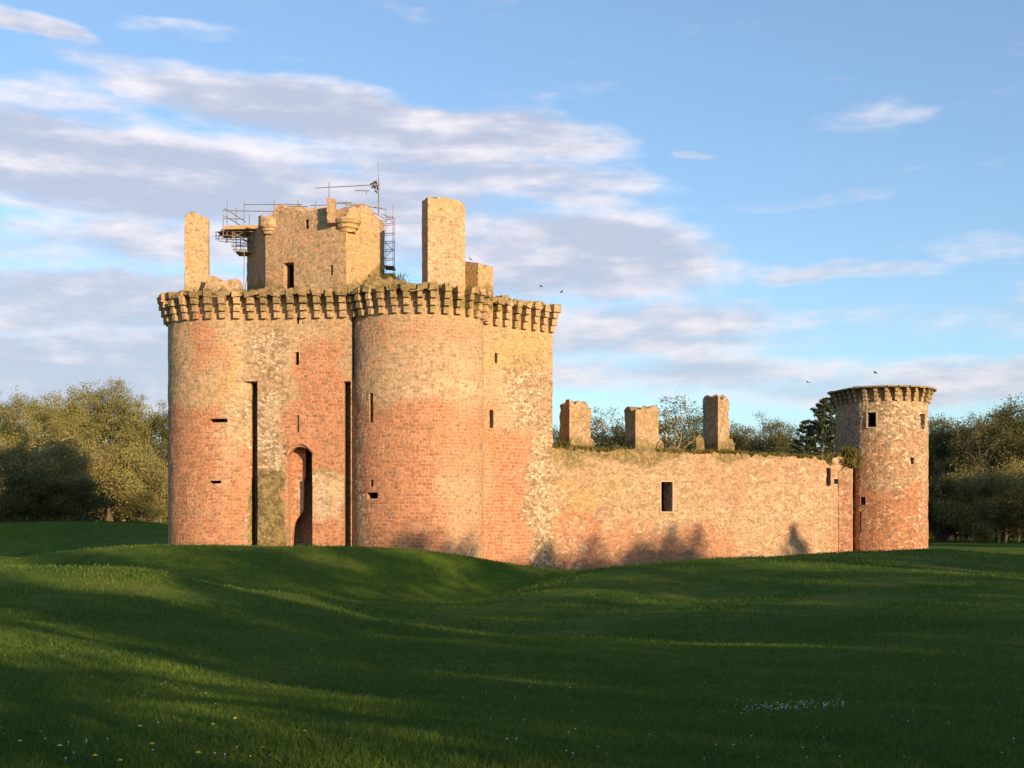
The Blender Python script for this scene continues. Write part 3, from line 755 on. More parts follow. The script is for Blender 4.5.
# upright stub of the turret wall
bm = bmesh.new(); rr_ = random.Random(5)
for k_ in range(8):
    jitter_box(bm, P(331.6, YH, 98.45) + Vector((0, 0, ZZ(223 - k_ * 2.95, 98.6))), (0.56, .8, .30), (Vector((1, 0, 0)), Vector((0, 1, 0)), Vector((0, 0, 1))), .06, rr_)
bm_obj('turret_stub', bm, M_STONE, cap_house, True)

def stack(px_pts, zbase, top_table, parent, name='chimney_stack', amp=0.05, jag=0.15, mat=None, label=None, ds=.3):
    """free-standing block: plan corners given as (px, Y), left to right then round the back"""
    pts = [XY(*p) for p in px_pts]; pts.append(pts[0])
    o, _, _ = wall(name, pts, zbase, ytop_fn(top_table), parent, (), amp=amp, corners=tuple(range(1, len(pts) - 1)), jag=jag, closed=True, mat=mat, ds=ds)
    if label: o['label'] = label
    return o
stack([(184.5, 99.0), (208.5, 99.6), (209.5, 101.5), (186, 101.5)], ZT - 1, [(183, 219), (188, 213), (192, 212.5), (200, 215), (208, 219), (212, 222)], gate, label='slim square chimney at the left end of the gatehouse')
stack([(422, 99.2), (427.8, 96.9), (465.2, 98.2), (458, 100.6)], ZT - 1, [(421, 202), (428, 197), (440, 197.5), (452, 198), (462, 203), (466, 207)], gate, label='tallest square chimney above the right drum tower', amp=.06)
stack([(464, 100.5), (478, 99.6), (493.2, 101.4), (486, 103.5)], ZT - 1, [(462, 262), (472, 262.5), (480, 264), (493, 267)], gate, label='low yellow lichened stub right of the tallest chimney', amp=.07)
# low broken walls on the roof
stack([(204, 98.4), (243, 98.6), (242, 99.8), (205, 99.8)], ZT - 1, [(203, 290), (207, 279), (215, 277), (225, 280), (240, 281), (243, 286)], gate, 'roof_rubble', .2, .3)
stack([(362, 97.2), (408, 97.0), (406, 100), (364, 100)], ZT - 1, [(361, 290), (370, 280), (380, 276), (390, 276), (400, 281), (409, 288)], gate, 'roof_rubble', .3, .35)
stack([(405, 96.2), (424, 96.2), (424, 97.5), (405, 97.5)], ZT - 1, [(404, 290), (412, 286), (418, 284), (424, 288)], gate, 'roof_rubble', .2, .3)
stack([(250, 98.2), (330, 97.8), (330, 98.8), (250, 99.2)], ZT - 1, [(249, 292), (270, 289), (300, 291), (330, 290)], gate, 'roof_rubble', .2, .3)

# ------------------------------------------------------------------ curtain wall and its chimneys
cur = empty('curtain_wall', (17, 110, -4.0))
tag(cur, 'long rubble curtain wall with one square window running to the round corner tower', 'castle wall')
C0 = (3.0, 103.0); C1 = XY(852.5, 116.9)
t_cur = [(552, 447), (565, 448), (585, 449), (600, 451), (640, 449.5), (660, 451), (700, 453), (730, 452), (760, 455), (790, 456), (812, 458), (825, 459), (826, 464), (830.5, 464), (831, 457), (838, 455), (846, 458), (849, 468), (856, 468)]
holes = [(661, 671.8, 482, 511.5, 'window', 1.2), (826.2, 830.4, 468, 486, 'putlog_gap', .5), (834, 838, 479, 484, 'putlog_hole', .4)]
cw, kc, (pC, LC_) = wall('wall_face', [C0, C1], ZB, ytop_fn(t_cur), cur, holes, thick=1.8, amp=0.16, ds=.28, dz=.3, jag=0.32, mat=M_RUBBLE)
def frame(kid, wdt, proud=0.03, name='window_frame'):
    o, q, n = kid; bm = bmesh.new(); al = (q[1] - q[0]).normalized(); up = Vector((0, 0, 1)); r = random.Random(2)
    hgt = (q[3] - q[0]).z; wd = (q[1] - q[0]).length; out = n * proud
    c_ = (q[0] + q[1] + q[2] + q[3]) / 4
    for sgn in (-1, 1): jitter_box(bm, c_ + al * sgn * (wd / 2 + wdt / 2) - n * .12 + out, (wdt, .36, hgt + .02), (al, n, up), .012, r)
    for sgn in (-1, 1): jitter_box(bm, c_ + up * sgn * (hgt / 2 + wdt / 2 + .01) - n * .12 + out * .9, (wd + 2 * wdt + .05, .36, wdt), (al, n, up), .012, r)
    bm_obj(name, bm, M_DRESSED, o)
frame(kc[0], 0.11, .05)
def cstack(pts, base, table, label, amp=.22):
    return stack(pts, base, table, cur, 'chimney_stack', amp, .45, M_RUBBLE, label)
def YC(px):   # depth of the curtain wall line at a column
    s = find_s(pC, LC_, px); return pC(s).y
for spec in (
    ([(560, 2.6), (569.5, 0.55), (590.5, 1.6), (583, 3.4)], [(559, 408), (563, 404), (570, 402.5), (580, 402.5), (587, 404), (590, 409)], 'left chimney stub of three on the curtain wall, mossy and nearest the gatehouse'),
    ([(624.5, 2.8), (635.5, 0.7), (659, 1.9), (650, 3.8)], [(623, 412), (628, 408), (640, 407.5), (655, 408), (661, 411)], 'middle and widest chimney stub of three on the curtain wall'),
    ([(702.5, 3.4), (718, 0.6), (729.5, 1.6), (722, 4.0)], [(702, 402), (706, 397.5), (722, 397), (728, 399), (730, 405)], 'right chimney stub of three on the curtain wall, tallest with a dark ragged face')):
    p4, tb, lb = spec
    cstack([(x, YC(x) + d) for x, d in p4], 4.6, tb, lb)
# broken stump bases beside the chimneys
for x0, x1, y in ((586, 594, 438), (657, 664, 442), (696, 704, 436), (728, 734, 442)):
    Yq = YC(x0) + 1.6; stack([(x0, Yq), (x1, Yq), (x1, Yq + 1), (x0, Yq + 1)], 5.0, [(x0, y + 2), ((x0 + x1) / 2, y - 3), (x1, y + 3)], cur, 'chimney_base', .15, .3, M_RUBBLE)

# ------------------------------------------------------------------ round corner tower
tw = empty('corner_tower', (33.9, 120, -4.0))
tag(tw, 'round corner tower with corbelled crown at the right end of the castle', 'castle tower')
TY = 120.4; tc0 = XY(881.5, TY); TR = 4.12
pts = [(tc0[0] + TR * math.cos(R(a_)), tc0[1] + TR * math.sin(R(a_))) for a_ in list(range(90, 163, 3)) + [225.5] + list(range(228, 451, 3))]
ZTC = ZZ(400.4, TY - TR)
holes = [(867.3, 876.3, 412.5, 427, 'window', 1.2), (920.3, 924.8, 414, 429, 'window', 1.0), (910.5, 913.8, 457.5, 464, 'window', .9), (860.2, 865.5, 497, 505, 'window', .9),
         (859.6, 861.4, 511, 532, 'arrow_slit', .6), (851.6, 854.6, 468, 480, 'arrow_slit', .6)]
tower_wall, kt, (pT, LT_) = wall('tower_wall', pts, ZB, ZTC + 1.28, tw, holes, thick=1.1, amp=0.10, jag=0.02)
frame(kt[0], 0.09, .05)
corbels(tw, pT, LT_, 0, LT_, ZTC, 0.88, 0.74, top=False)
bm = bmesh.new(); vs = [bm.verts.new((p[0], p[1], ZTC + 1.1)) for p in ell_path(tc0[0], tc0[1], TR, TR, 0, 354)]; bm.faces.new(vs); bm_obj('roof_floor', bm, M_STONE, tw, True)
# projecting buttress strip where curtain meets tower
stack([(838.5, 116.12), (851.6, 116.1), (853, 118.6), (840, 118.2)], ZB, [(837, 471), (845, 466), (852, 469)], cur, 'buttress', .10, .2, M_RUBBLE)

# ------------------------------------------------------------------ scaffolding
def scaffold(name, label, tubes, boards=(), nets=(), base=(0, 0, 0), rust=(), rad=0.036):
    e = empty(name, base); tag(e, label, 'scaffolding')
    for i, (a, b) in enumerate(tubes):
        bm = bmesh.new(); tube(bm, P(*a), P(*b), rad, sides=6); bm_obj('scaffold_pole', bm, M_RUST if i in rust else M_TUBE, e)
    for (a, b, dep, th) in boards:
        bm = bmesh.new(); pa, pb = P(*a), P(*b); al = (pb - pa); ln = al.length; al.normalize()
        jitter_box(bm, (pa + pb) / 2 + Vector((0, dep / 2, 0)), (ln, dep, th), (al, Vector((0, 1, 0)), Vector((0, 0, 1))), 0.01, random.Random(1)); bm_obj('platform_board', bm, M_BOARD, e)
    return e
T = []
Y1, Y2 = 103.0, 105.2
for x, Y, yt, yb in ((227, Y1, 201, 236), (244, Y1, 202, 291), (249, Y2, 214, 291), (236, Y2, 207, 252), (223, Y1, 214, 238), (274, Y1, 200, 215), (216, Y2, 232, 240), (232, Y1, 232, 248)):
    T.append(((x, yb, Y), (x + .3, yt, Y)))
for a, b in (((222, 210.5, Y1), (274, 211.5, Y1)), ((244, 204.5, Y1), (302, 204.3, Y1)), ((223, 218.5, Y1), (244, 219, Y1)), ((224, 208, Y1), (246, 222, Y2)), ((225, 216, Y1), (240, 225, Y2)),
             ((215, 232, Y1), (262, 236, Y2)), ((216, 238.5, Y1), (262, 241, Y2)), ((215, 236, Y2), (262, 231, Y1)), ((219, 241, Y1), (258, 244.5, Y2)), ((222, 235, Y1), (262, 238.5, Y1)),
             ((233, 249.5, Y1), (258, 250.5, Y2)), ((232, 246, Y2), (256, 247, Y1)), ((236, 251, Y1), (256, 252.5, Y2)), ((222, 229, Y1), (218, 240, Y2)), ((228, 229, Y1), (226, 243, Y2)), ((234, 231, Y1), (234, 252, Y1)),
             ((240, 230, Y2), (241, 252, Y1)), ((247, 252, Y1), (251, 230, Y2)), ((245, 290, Y1), (251, 252, Y2)), ((226, 241, Y1), (246, 231, Y1)), ((232, 231, Y1), (252, 246, Y1)), ((244, 240, Y1), (262, 249, Y2)),
             ((236, 245, Y2), (262, 245.5, Y2)), ((252, 230, Y1), (252, 250, Y1)), ((257, 231, Y1), (256, 251, Y2))):
    T.append((a, b))
scaffold('scaffold', 'tube scaffold with timber platform at the left side of the upper storey', T,
         [((223, 227.5, 102.6), (266, 226.5, 102.6), 2.4, 0.30), ((217, 231.4, 103), (262, 231.2, 103), 2.2, 0.06), ((235, 251.5, 103.4), (257, 251.8, 103.4), 1.6, 0.07)], base=(-22, 103, 16.9))
T = []
Y3, Y4 = 104.2, 106.4
for x, Y, yt, yb in ((393, Y3, 204, 276), (394.5, Y4, 218, 276), (386, Y4, 209, 276)): T.append(((x, yb, Y), (x, yt, Y)))
for y in (217, 223, 233, 241, 249, 258, 266, 273):
    T.append(((383, y + 1, Y3), (394, y, Y3))); T.append(((383, y + 3, Y4), (395, y + 1.5, Y4)))
T += [((384, 241, Y3), (393, 250, Y3)), ((384, 259, Y3), (393, 249, Y3)), ((384, 214, Y3), (394, 223, Y3)), ((381, 214, Y4), (393, 218, Y3)), ((384, 222, Y3), (393, 216, Y4))]
scaffold('scaffold', 'narrow tube scaffold down the right side of the upper storey', T, [((384, 265.5, 104.2), (394, 266.5, 104.2), 1.6, 0.06), ((383, 273.8, 104.2), (394, 274.5, 104.2), 1.6, .06)], base=(-9.6, 105, 16.9), rust=(6, 7, 0), rad=.024)
T = [((329, 203, 103), (329, 182.5, 103)), ((315.5, 188, 103), (380, 184.5, 103)), ((315, 208, 103), (316, 200.5, 103)), ((310, 205.5, 103), (330, 205, 103)), ((336, 203, 103), (352, 202.5, 103)), ((346, 210, 103), (346, 201, 103)),
     ((290, 208, 103), (300, 205, 103)), ((298, 209, 103), (298, 200.5, 103)), ((346, 204.8, 103), (382, 208, 104)), ((355, 204, 104), (386, 209.5, 104)), ((372, 212, 104), (384, 218, 104)),
     ((355, 190.5, 103), (370, 190.8, 103)), ((336, 203, 103), (360, 204.5, 104)), ((280, 206, 103), (308, 206.5, 103)), ((366.5, 190.5, 103), (366.5, 195, 103))]
scaffold('scaffold', 'thin rails and long jib pole along the top of the upper storey', T, base=(-14, 103, 24))
# mast with pulley wheel and rag
mast = empty('hoist_mast', (-10.6, 104, 24.5)); tag(mast, 'slender vertical hoist mast with tattered pulley bundle above the upper storey', 'mast')
bm = bmesh.new(); tube(bm, P(378.6, 214, 103.4), P(378.6, 178, 103.4), .06); tube(bm, P(378.4, 180, 103.4), P(378.4, 162, 103.4), .018); bm_obj('mast_pole', bm, M_TUBE, mast)
bm = bmesh.new(); rr_ = random.Random(9)
for k_ in range(9):
    x, y = rr_.uniform(370.5, 377.5), rr_.uniform(181, 193)
    if y > 188 and x < 373: x += 3
    jitter_box(bm, P(x, y, 103.3), (rr_.uniform(.1, .4), .15, rr_.uniform(.1, .3)), (Vector((1, 0, rr_.uniform(-1, 1))).normalized(), Vector((0, 1, 0)), Vector((0, 0, 1))), .04, rr_)
bm_obj('pulley_bundle', bm, M_NET, mast)

# ------------------------------------------------------------------ trees
def tree_mesh(seed, H, Rc_, base, n_limb, n_leaf, leaf, clump, squash=1.0, trunk_r=None, droop=0.0, conifer=False, stems=1, twig=4, zlow=0.0):
    """trunk/limb mesh and crown mesh of a tree of height H; crown radius Rc_, crown from height base"""
    r = random.Random(seed); g = np.random.default_rng(seed)
    TV, TF = [], []
    def limb(pts, r0, r1, sides=5):
        b = len(TV); n = len(pts)
        for i, p in enumerate(pts):
            d = (pts[min(i + 1, n - 1)] - pts[max(i - 1, 0)]).normalized(); u = d.orthogonal().normalized(); v = d.cross(u); rr = r0 + (r1 - r0) * i / (n - 1)
            for k_ in range(sides):
                a = 2 * math.pi * k_ / sides; TV.append(p + (u * math.cos(a) + v * math.sin(a)) * rr)
        for i in range(n - 1):
            for k_ in range(sides):
                j = (k_ + 1) % sides; TF.append((b + i * sides + k_, b + i * sides + j, b + (i + 1) * sides + j, b + (i + 1) * sides + k_))
    tr = trunk_r or H / 38
    tips = []
    if conifer:
        limb([Vector((0, 0, H * i / 8)) for i in range(9)], tr, 0.03)
        z = base
        while z < H * .98:
            f = (z - base) / (H - base); ln = Rc_ * (1 - f) ** .8 * r.uniform(.65, 1.2) + .3
            for k_ in range(5):
                a = r.uniform(0, 6.28); d = Vector((math.cos(a), math.sin(a), r.uniform(-.1, .35)))
                p0 = Vector((0, 0, z)); p1 = p0 + d * ln * .5; p2 = p0 + d * ln + Vector((0, 0, .30 * ln)); limb([p0, p1, p2], .06, .015, 3)
                for u in (.35, .55, .7, .85, 1.0): tips.append((p0.lerp(p2, u), clump * (1.1 - .5 * u)))
            z += H / 26
    else:
        for st in range(stems):
            bx, by = (0, 0) if stems == 1 else (r.uniform(-.5, .5) * Rc_ * .55, r.uniform(-.5, .5) * Rc_ * .55)
            lean = Vector((r.uniform(-.08, .08), r.uniform(-.08, .08), 1))
            hh = H * (.72 if stems == 1 else r.uniform(.5, .75))
            tp = [Vector((bx, by, 0)) + lean * (hh * i / 6) + Vector((r.uniform(-1, 1), r.uniform(-1, 1), 0)) * tr * .8 * (i > 0) for i in range(7)]
            limb(tp, tr, tr * .3, 7)
            for li in range(max(3, n_limb // stems)):
                f = (li + .5) / max(3, n_limb // stems)
                zz0 = base * .75 + (hh - base * .75) * f ** .9; seg = zz0 / hh * 6; i0 = min(5, int(seg)); p0 = tp[i0].lerp(tp[i0 + 1], seg - i0)
                a = li * 2.399 + r.uniform(-.5, .5)
                # aim at a point on the crown's outline
                zt = base + (H - base) * min(1, max(.08, (f + r.uniform(-.10, .25))))
                q = (zt - base) / (H - base); rad = Rc_ * math.sqrt(max(.05, 1 - (2 * q - .85) ** 2 / 1.4)) * r.uniform(.62, 1.02)
                p3 = Vector((bx * .4 + rad * math.cos(a), by * .4 + rad * math.sin(a) * squash, zt - droop * rad))
                mid = p0.lerp(p3, .5) + Vector((r.uniform(-1, 1), r.uniform(-1, 1), r.uniform(0, 1.2))) * Rc_ * .12
                pp = [p0, p0.lerp(mid, .55), mid, mid.lerp(p3, .55) + Vector((r.uniform(-1, 1), r.uniform(-1, 1), r.uniform(-1, 1))) * Rc_ * .06, p3]
                lr = tr * .42 * (1 - .5 * f); limb(pp, lr, .035, 5)
                for b_ in range(twig + 2):
                    u = r.uniform(.3, 1.0) * 4; i1 = min(3, int(u)); s0 = pp[i1].lerp(pp[i1 + 1], u - i1)
                    d = Vector((r.gauss(0, 1), r.gauss(0, 1), r.gauss(.35, .8))).normalized() * Rc_ * r.uniform(.16, .38)
                    s1 = s0 + d * .5 + Vector((0, 0, .2)); s2 = s0 + d
                    if s2.z < base * .6: s2.z = base * .6
                    limb([s0, s1, s2], lr * .35, .015, 3)
                    tips.append((s2, clump)); tips.append((s1, clump * .9))
                    for _ in range(twig):
                        d2 = Vector((r.gauss(0, 1), r.gauss(0, 1), r.gauss(.25, .8))).normalized() * Rc_ * r.uniform(.07, .18)
                        s3 = s2 + d2 if r.random() < .6 else s1 + d2
                        limb([s2 if r.random() < .6 else s1, s3], .022, .008, 3); tips.append((s3, clump * .8))
    tips = [tpp for tpp in tips if tpp[0].z > zlow]
    n = len(tips); C = np.array([tuple(t_[0]) for t_ in tips]); CR = np.array([t_[1] for t_ in tips])
    keep = g.random(n) > 0.10; C = C[keep]; CR = CR[keep]; n = len(C)
    idx = g.integers(0, n, n_leaf); dirs = g.normal(size=(n_leaf, 3)) * .5
    pos = C[idx] + dirs * CR[idx, None] * np.array([1, 1, .75])
    pos[:, 2] = np.maximum(pos[:, 2], 0.15)
    nrm = g.normal(size=(n_leaf, 3)); nrm /= np.linalg.norm(nrm, axis=1)[:, None]
    u = np.cross(nrm, g.normal(size=(n_leaf, 3))); u /= np.linalg.norm(u, axis=1)[:, None]; v = np.cross(nrm, u)
    sz = (leaf * g.uniform(.55, 1.25, n_leaf))[:, None]
    LV = np.stack([pos - u * sz * .5, pos - v * sz * .3, pos + u * sz * .5, pos + v * sz * .3], 1).reshape(-1, 3)
    LF = np.arange(n_leaf * 4).reshape(-1, 4)
    ctone = g.random(n); tone = np.clip(ctone[idx] * .65 + g.random(n_leaf) * .35, 0, 1)
    cm = np_mesh('crown', LV, LF); at = cm.attributes.new('tone', 'FLOAT', 'POINT'); at.data.foreach_set('value', np.repeat(tone, 4).astype('f'))
    tm = from_arrays('trunk', TV, TF)
    for p in tm.polygons: p.use_smooth = True
    return tm, cm, H

PROTO = {}
def proto(key, *a, bark=None, leaf=None, **kw):
    tm, cm, H = tree_mesh(*a, **kw); tm.materials.append(bark); cm.materials.append(leaf); PROTO[key] = (tm, cm, H)
proto('oak1', 11, 20, 8.6, 4.0, 34, 38000, .23, 1.0, bark=B_PALE, leaf=L_OAK)
proto('oak2', 12, 18, 8.0, 3.0, 32, 34000, .23, 1.0, bark=B_PALE, leaf=L_OAK)
proto('oak3', 17, 19, 7.0, 2.0, 20, 16000, .25, 1.1, bark=B_DARK, leaf=L_GREEN)
proto('wil1', 21, 9, 6.0, .6, 26, 26000, .22, 1.3, bark=B_PALE, leaf=L_WILLOW, stems=4, twig=5)
proto('wil2', 22, 8, 5.0, .5, 24, 24000, .22, 1.2, bark=B_DARK, leaf=L_WILLOW, stems=4, twig=5)
proto('ash1', 31, 19, 6.5, 2.0, 26, 30000, .25, 1.3, bark=B_DARK, leaf=L_GREEN)
proto('ash2', 32, 17, 6.0, 1.2, 26, 30000, .25, 1.3, bark=B_DARK, leaf=L_GREEN)
proto('thin', 33, 17, 5.5, 2.0, 22, 12000, .22, .8, bark=B_PALE, leaf=L_GREEN)
proto('bush', 41, 6, 4.2, .3, 18, 15000, .22, 1.1, bark=B_DARK, leaf=L_GREEN, stems=3)
proto('cone', 51, 20, 6.5, 1.0, 0, 26000, .24, .42, bark=B_DARK, leaf=L_CONE, conifer=True)
proto('lace', 63, 20, 7.0, 1.5, 24, 9000, .40, 1.5, bark=B_DARK, leaf=L_GREEN)
proto('shade', 61, 20, 7.0, 2.5, 24, 26000, .45, 1.7, bark=B_DARK, leaf=L_GREEN)

def place_tree(key, px, Y, ytop_, label, cat='tree', group=None, wscale=1.0, rot=None, X=None, H=None, name='tree', zoff=-.1):
    tm, cm, H0 = PROTO[key]
    x = (px - CX) / F * Y if X is None else X
    z = gz(x, Y) + zoff
    h = H if H is not None else (ZZ(ytop_, Y) - z)
    s = h / H0
    e = empty(name, (x, Y, z)); e.rotation_euler = (0, 0, rnd.uniform(0, 6.28) if rot is None else rot); e.scale = (s * wscale, s * wscale, s)
    a = bpy.data.objects.new('trunk', tm); b = bpy.data.objects.new('crown', cm)
    for o in (a, b): COL.objects.link(o); o.parent = e
    tag(e, label, cat, group)
    return e
gl = 'trees and bushes left of the gatehouse'
place_tree('oak1', 112, 188, 389, 'broad golden oak with pale branches, highest crown left of the gatehouse', 'tree', gl, 1.0, .4)
place_tree('oak2', 70, 184, 398, 'golden oak with pale bare limbs just left of the highest one', 'tree', gl, .95, 2.0)
place_tree('oak2', 28, 172, 402, 'yellow green oak second from the left edge', 'tree', gl, .9, 3.6)
place_tree('oak1', -14, 176, 400, 'olive oak cut by the left edge of the view', 'tree', gl, .8, 5.0)
place_tree('oak2', 148, 184, 418, 'small golden oak low beside the highest crown', 'tree', gl, .75, 1.2)
place_tree('ash2', 172, 184, 412, 'dark green tree half hidden by the left drum tower', 'tree', gl, .7, .3)
place_tree('oak3', 96, 195, 400, 'thin tree behind the two tall oaks', 'tree', gl, 1.2, 2.9)
place_tree('ash1', 10, 200, 412, 'dark tree filling the gap behind the leftmost oaks', 'tree', gl, 1.2, 1.0)
place_tree('ash2', 140, 202, 420, 'dark tree filling the gap behind the right oaks', 'tree', gl, 1.2, 4.0)
place_tree('ash2', 55, 202, 418, 'dark tree behind the middle of the oaks', 'tree', gl, 1.3, 2.0)
for px, Y, yt, key, ws, rt, lb in ((125, 172, 455, 'wil1', 1.1, 0., 'pale rounded willow bush nearest the gatehouse wall'), (95, 170, 452, 'wil2', 1.15, 1., 'tall pale willow bush in the middle of the bush row'),
                               (152, 174, 466, 'wil2', 1.1, 2., 'low pale willow bush tucked against the left drum tower'), (60, 164, 448, 'wil1', 1.1, 3., 'shaded willow bush with brown lower branches'),
                               (28, 161, 450, 'wil2', 1.2, 4., 'dark shaded bush second from the left edge'), (-8, 160, 446, 'wil1', 1.1, 5., 'dark shaded bush at the left edge of the view'),
                               (78, 156, 484, 'bush', 1.3, 1.5, 'low brown thicket in front of the willow bushes'), (8, 155, 478, 'bush', 1.4, 2.5, 'low dark thicket at the left edge'), (145, 170, 496, 'bush', 1.2, .5, 'low scrub at the foot of the pale willows'), (42, 155, 482, 'bush', 1.4, 3.1, 'low dark thicket between two shaded bushes')):
    place_tree(key, px, Y, yt, lb, 'bush', gl, ws, rt, name='bush')
gm = 'trees showing above the curtain wall'
for px, Y, yt, key, ws, lb in ((563, 190, 432, 'ash2', .9, 'low brown green tree beside the gatehouse corner'), (603, 200, 418, 'thin', .9, 'thin tree between the left and middle chimney stubs'), (618, 195, 432, 'ash2', .9, 'brownish low tree behind the middle chimney stub'),
                       (672, 185, 408, 'thin', 1.25, 'airy pale tree right of the middle chimney stub'), (692, 195, 420, 'ash1', .8, 'low green tree left of the right chimney stub'), (645, 205, 428, 'ash1', .9, 'low green tree behind the middle chimney stub'),
                       (742, 200, 433, 'ash2', .9, 'rounded brown tree right of the right chimney stub'), (766, 190, 427, 'ash1', .75, 'small green tree between chimney stub and conifer'), (786, 185, 432, 'ash2', .7, 'low dark tree at the foot of the conifer'),
                       (720, 210, 436, 'ash2', 1., 'far low tree behind the right chimney stub'), (585, 210, 434, 'ash1', 1., 'far low tree behind the left chimney stub')):
    place_tree(key, px, Y, yt, lb, 'tree', gm, ws * 1.3)
place_tree('cone', 822, 150, 398, 'dark ragged conifer directly left of the corner tower', 'conifer', gm, 1.0, 1.0, name='conifer_tree')
place_tree('cone', 836, 154, 392, 'tallest dark conifer, mostly hidden by the corner tower', 'conifer', gm, 1.0, 4.0, name='conifer_tree')
place_tree('cone', 806, 156, 420, 'shorter dark conifer left of the ragged one', 'conifer', gm, 1.0, 2.0, name='conifer_tree')
gr_ = 'trees right of the corner tower'
for px, Y, yt, key, ws, lb in ((945, 178, 428, 'ash2', .85, 'brown green tree touching the corner tower outline'), (925, 185, 425, 'ash1', .7, 'tree rising just behind the corner tower'), (968, 172, 435, 'ash1', .8, 'mid green tree behind the lowest dip of the treeline'),
                       (985, 165, 418, 'oak3', .8, 'tree with open branching right of the treeline dip'), (1003, 170, 412, 'ash1', .85, 'tallest tree right of the corner tower'), (1030, 166, 416, 'ash2', .95, 'tall tree cut by the right edge of the view'),
                       (1060, 168, 410, 'ash1', 1., 'tall tree beyond the right edge'), (1000, 200, 420, 'ash2', 1.2, 'dark tree filling in behind the tallest right hand tree'), (950, 200, 432, 'ash1', 1.3, 'dark tree filling in behind the treeline dip'), (1045, 200, 418, 'ash1', 1.2, 'dark tree far back at the right edge')):
    place_tree(key, px, Y, yt, lb, 'tree', gr_, ws * 1.15)
for px, Y, yt, key, ws, lb in ((938, 158, 486, 'bush', 1., 'dark bush at the foot of the corner tower'), (962, 156, 478, 'wil2', .9, 'broad dark bush second from the corner tower'), (988, 157, 482, 'bush', 1.2, 'dark bush in the middle of the right hand row'),
                       (1012, 154, 470, 'wil1', .8, 'tall olive bush under the tallest right hand tree'), (1040, 155, 476, 'bush', 1.3, 'dark bush at the right edge of the view')):
    place_tree(key, px, Y, yt, lb, 'bush', gr_, ws, name='bush')

# trees that stand beside the field to the right of the view; their long shadows cross the grass
pS_, qS_ = (0.788, 0.616), (0.616, -0.788)
def at_pq(p, q): return p * pS_[0] + q * qS_[0], p * pS_[1] + q * qS_[1]
for key, p, q, H, ws in (('shade', -14, 22, 19, 1), ('shade', -5, 26, 18, .9), ('lace', 3, 14, 12, .8), ('lace', 8, 20, 15, .9), ('shade', 11.5, 14, 11.0, .9), ('shade', 17, 14, 11.2, .8), ('lace', 14, 40, 14.5, .8), ('shade', 24, 20, 19.2, .75), ('lace', 30, 22, 20, 1), ('lace', 36, 14, 18, .9),
                  ('lace', 42, 18, 18, .8), ('lace', 47.5, 8, 20.3, .9), ('lace', 51.5, 8, 20.7, .9), ('lace', 55, 8, 20, .8), ('shade', 60, 12, 17.4, .9), ('shade', 63.5, 12, 18.6, .9), ('shade', 66.5, 12, 18.3, .9), ('shade', 70, 12, 18.5, 1), ('shade', 73, 12, 18.6, 1),
                  ('shade', 76, 12, 18.8, 1), ('shade', 78.5, 12, 18.9, .8), ('lace', 85, 14, 14.5, .6),
                  ('cone', 89.8, 12, 21.4, .8), ('lace', 96, 12, 14, .9), ('lace', 105, 12, 14, 1), ('lace', 114, 16, 15, 1), ('lace', 2, 34, 14, .7),
                  ('shade', 124, -14, 21, .9), ('shade', 136, -14, 23.5, .9), ('shade', 148, -12, 24.5, .9), ('shade', 160, -14, 24, .9), ('shade', 172, -10, 24, .9)):
    x, y = at_pq(p, q)
    place_tree(key, 0, y, 0, 'broadleaf tree standing out of view to the right of the field', 'tree', 'trees beside the field out of view', ws, None, X=x, H=H)

# far woodland that reads as one mass, behind all the single trees
gw = np.random.default_rng(77); n = 110000
uw = gw.uniform(-.62, .62, n); Yw = gw.uniform(222, 262, n); Xw = uw * Yw
top = 9.5 + 2.5 * np.sin(Xw * .13) + 1.8 * np.sin(Xw * .37 + 1) + 1.2 * np.sin(Xw * .9)
Zw = ground_z(Xw, Yw) + top * gw.random(n) ** 1.25
nr = gw.normal(size=(n, 3)); nr /= np.linalg.norm(nr, axis=1)[:, None]; uu = np.cross(nr, gw.normal(size=(n, 3))); uu /= np.linalg.norm(uu, axis=1)[:, None]; vv = np.cross(nr, uu)
c0 = np.stack([Xw, Yw, Zw], 1); me = np_mesh('far_woods', np.stack([c0 - uu * .35, c0 - vv * .25, c0 + uu * .35, c0 + vv * .25], 1).reshape(-1, 3), np.arange(4 * n).reshape(-1, 4))
at = me.attributes.new('tone', 'FLOAT', 'POINT'); at.data.foreach_set('value', np.repeat(np.clip(.4 + .3 * np.sin(Xw * .2) + gw.normal(size=n) * .2, 0, 1), 4).astype('f'))
tag(link('far_woods', me, L_GREEN), 'low belt of far woodland behind the single trees', 'woodland', kind='stuff')

# ------------------------------------------------------------------ plants on the walls
g = np.random.default_rng(5)
def tufts(name, centres, n_each, h, spread, mat, label, cat='plants'):
    V, tn = [], []
    for c_ in centres:
        k_ = n_each; b = np.array(c_)[None] + g.normal(size=(k_, 3)) * np.array([spread, spread, .04]); d = g.normal(size=(k_, 3)) * .45; d[:, 2] = 1
        hh = (h * g.uniform(.4, 1.2, k_))[:, None]; w_ = g.normal(size=(k_, 3)); w_[:, 2] *= .3; w_ /= np.linalg.norm(w_, axis=1)[:, None]
        wd = hh * .13; V.append(np.stack([b - w_ * wd, b + w_ * wd, b + d * hh], 1)); tn.append(np.full(k_, g.random()))
    V = np.concatenate(V); me = np_mesh(name, V.reshape(-1, 3), np.arange(len(V) * 3).reshape(-1, 3))
    at = me.attributes.new('tone', 'FLOAT', 'POINT'); at.data.foreach_set('value', np.repeat(np.concatenate(tn), 3).astype('f'))
    o = link(name, me, mat); tag(o, label, cat, kind='stuff'); return o
cs = []
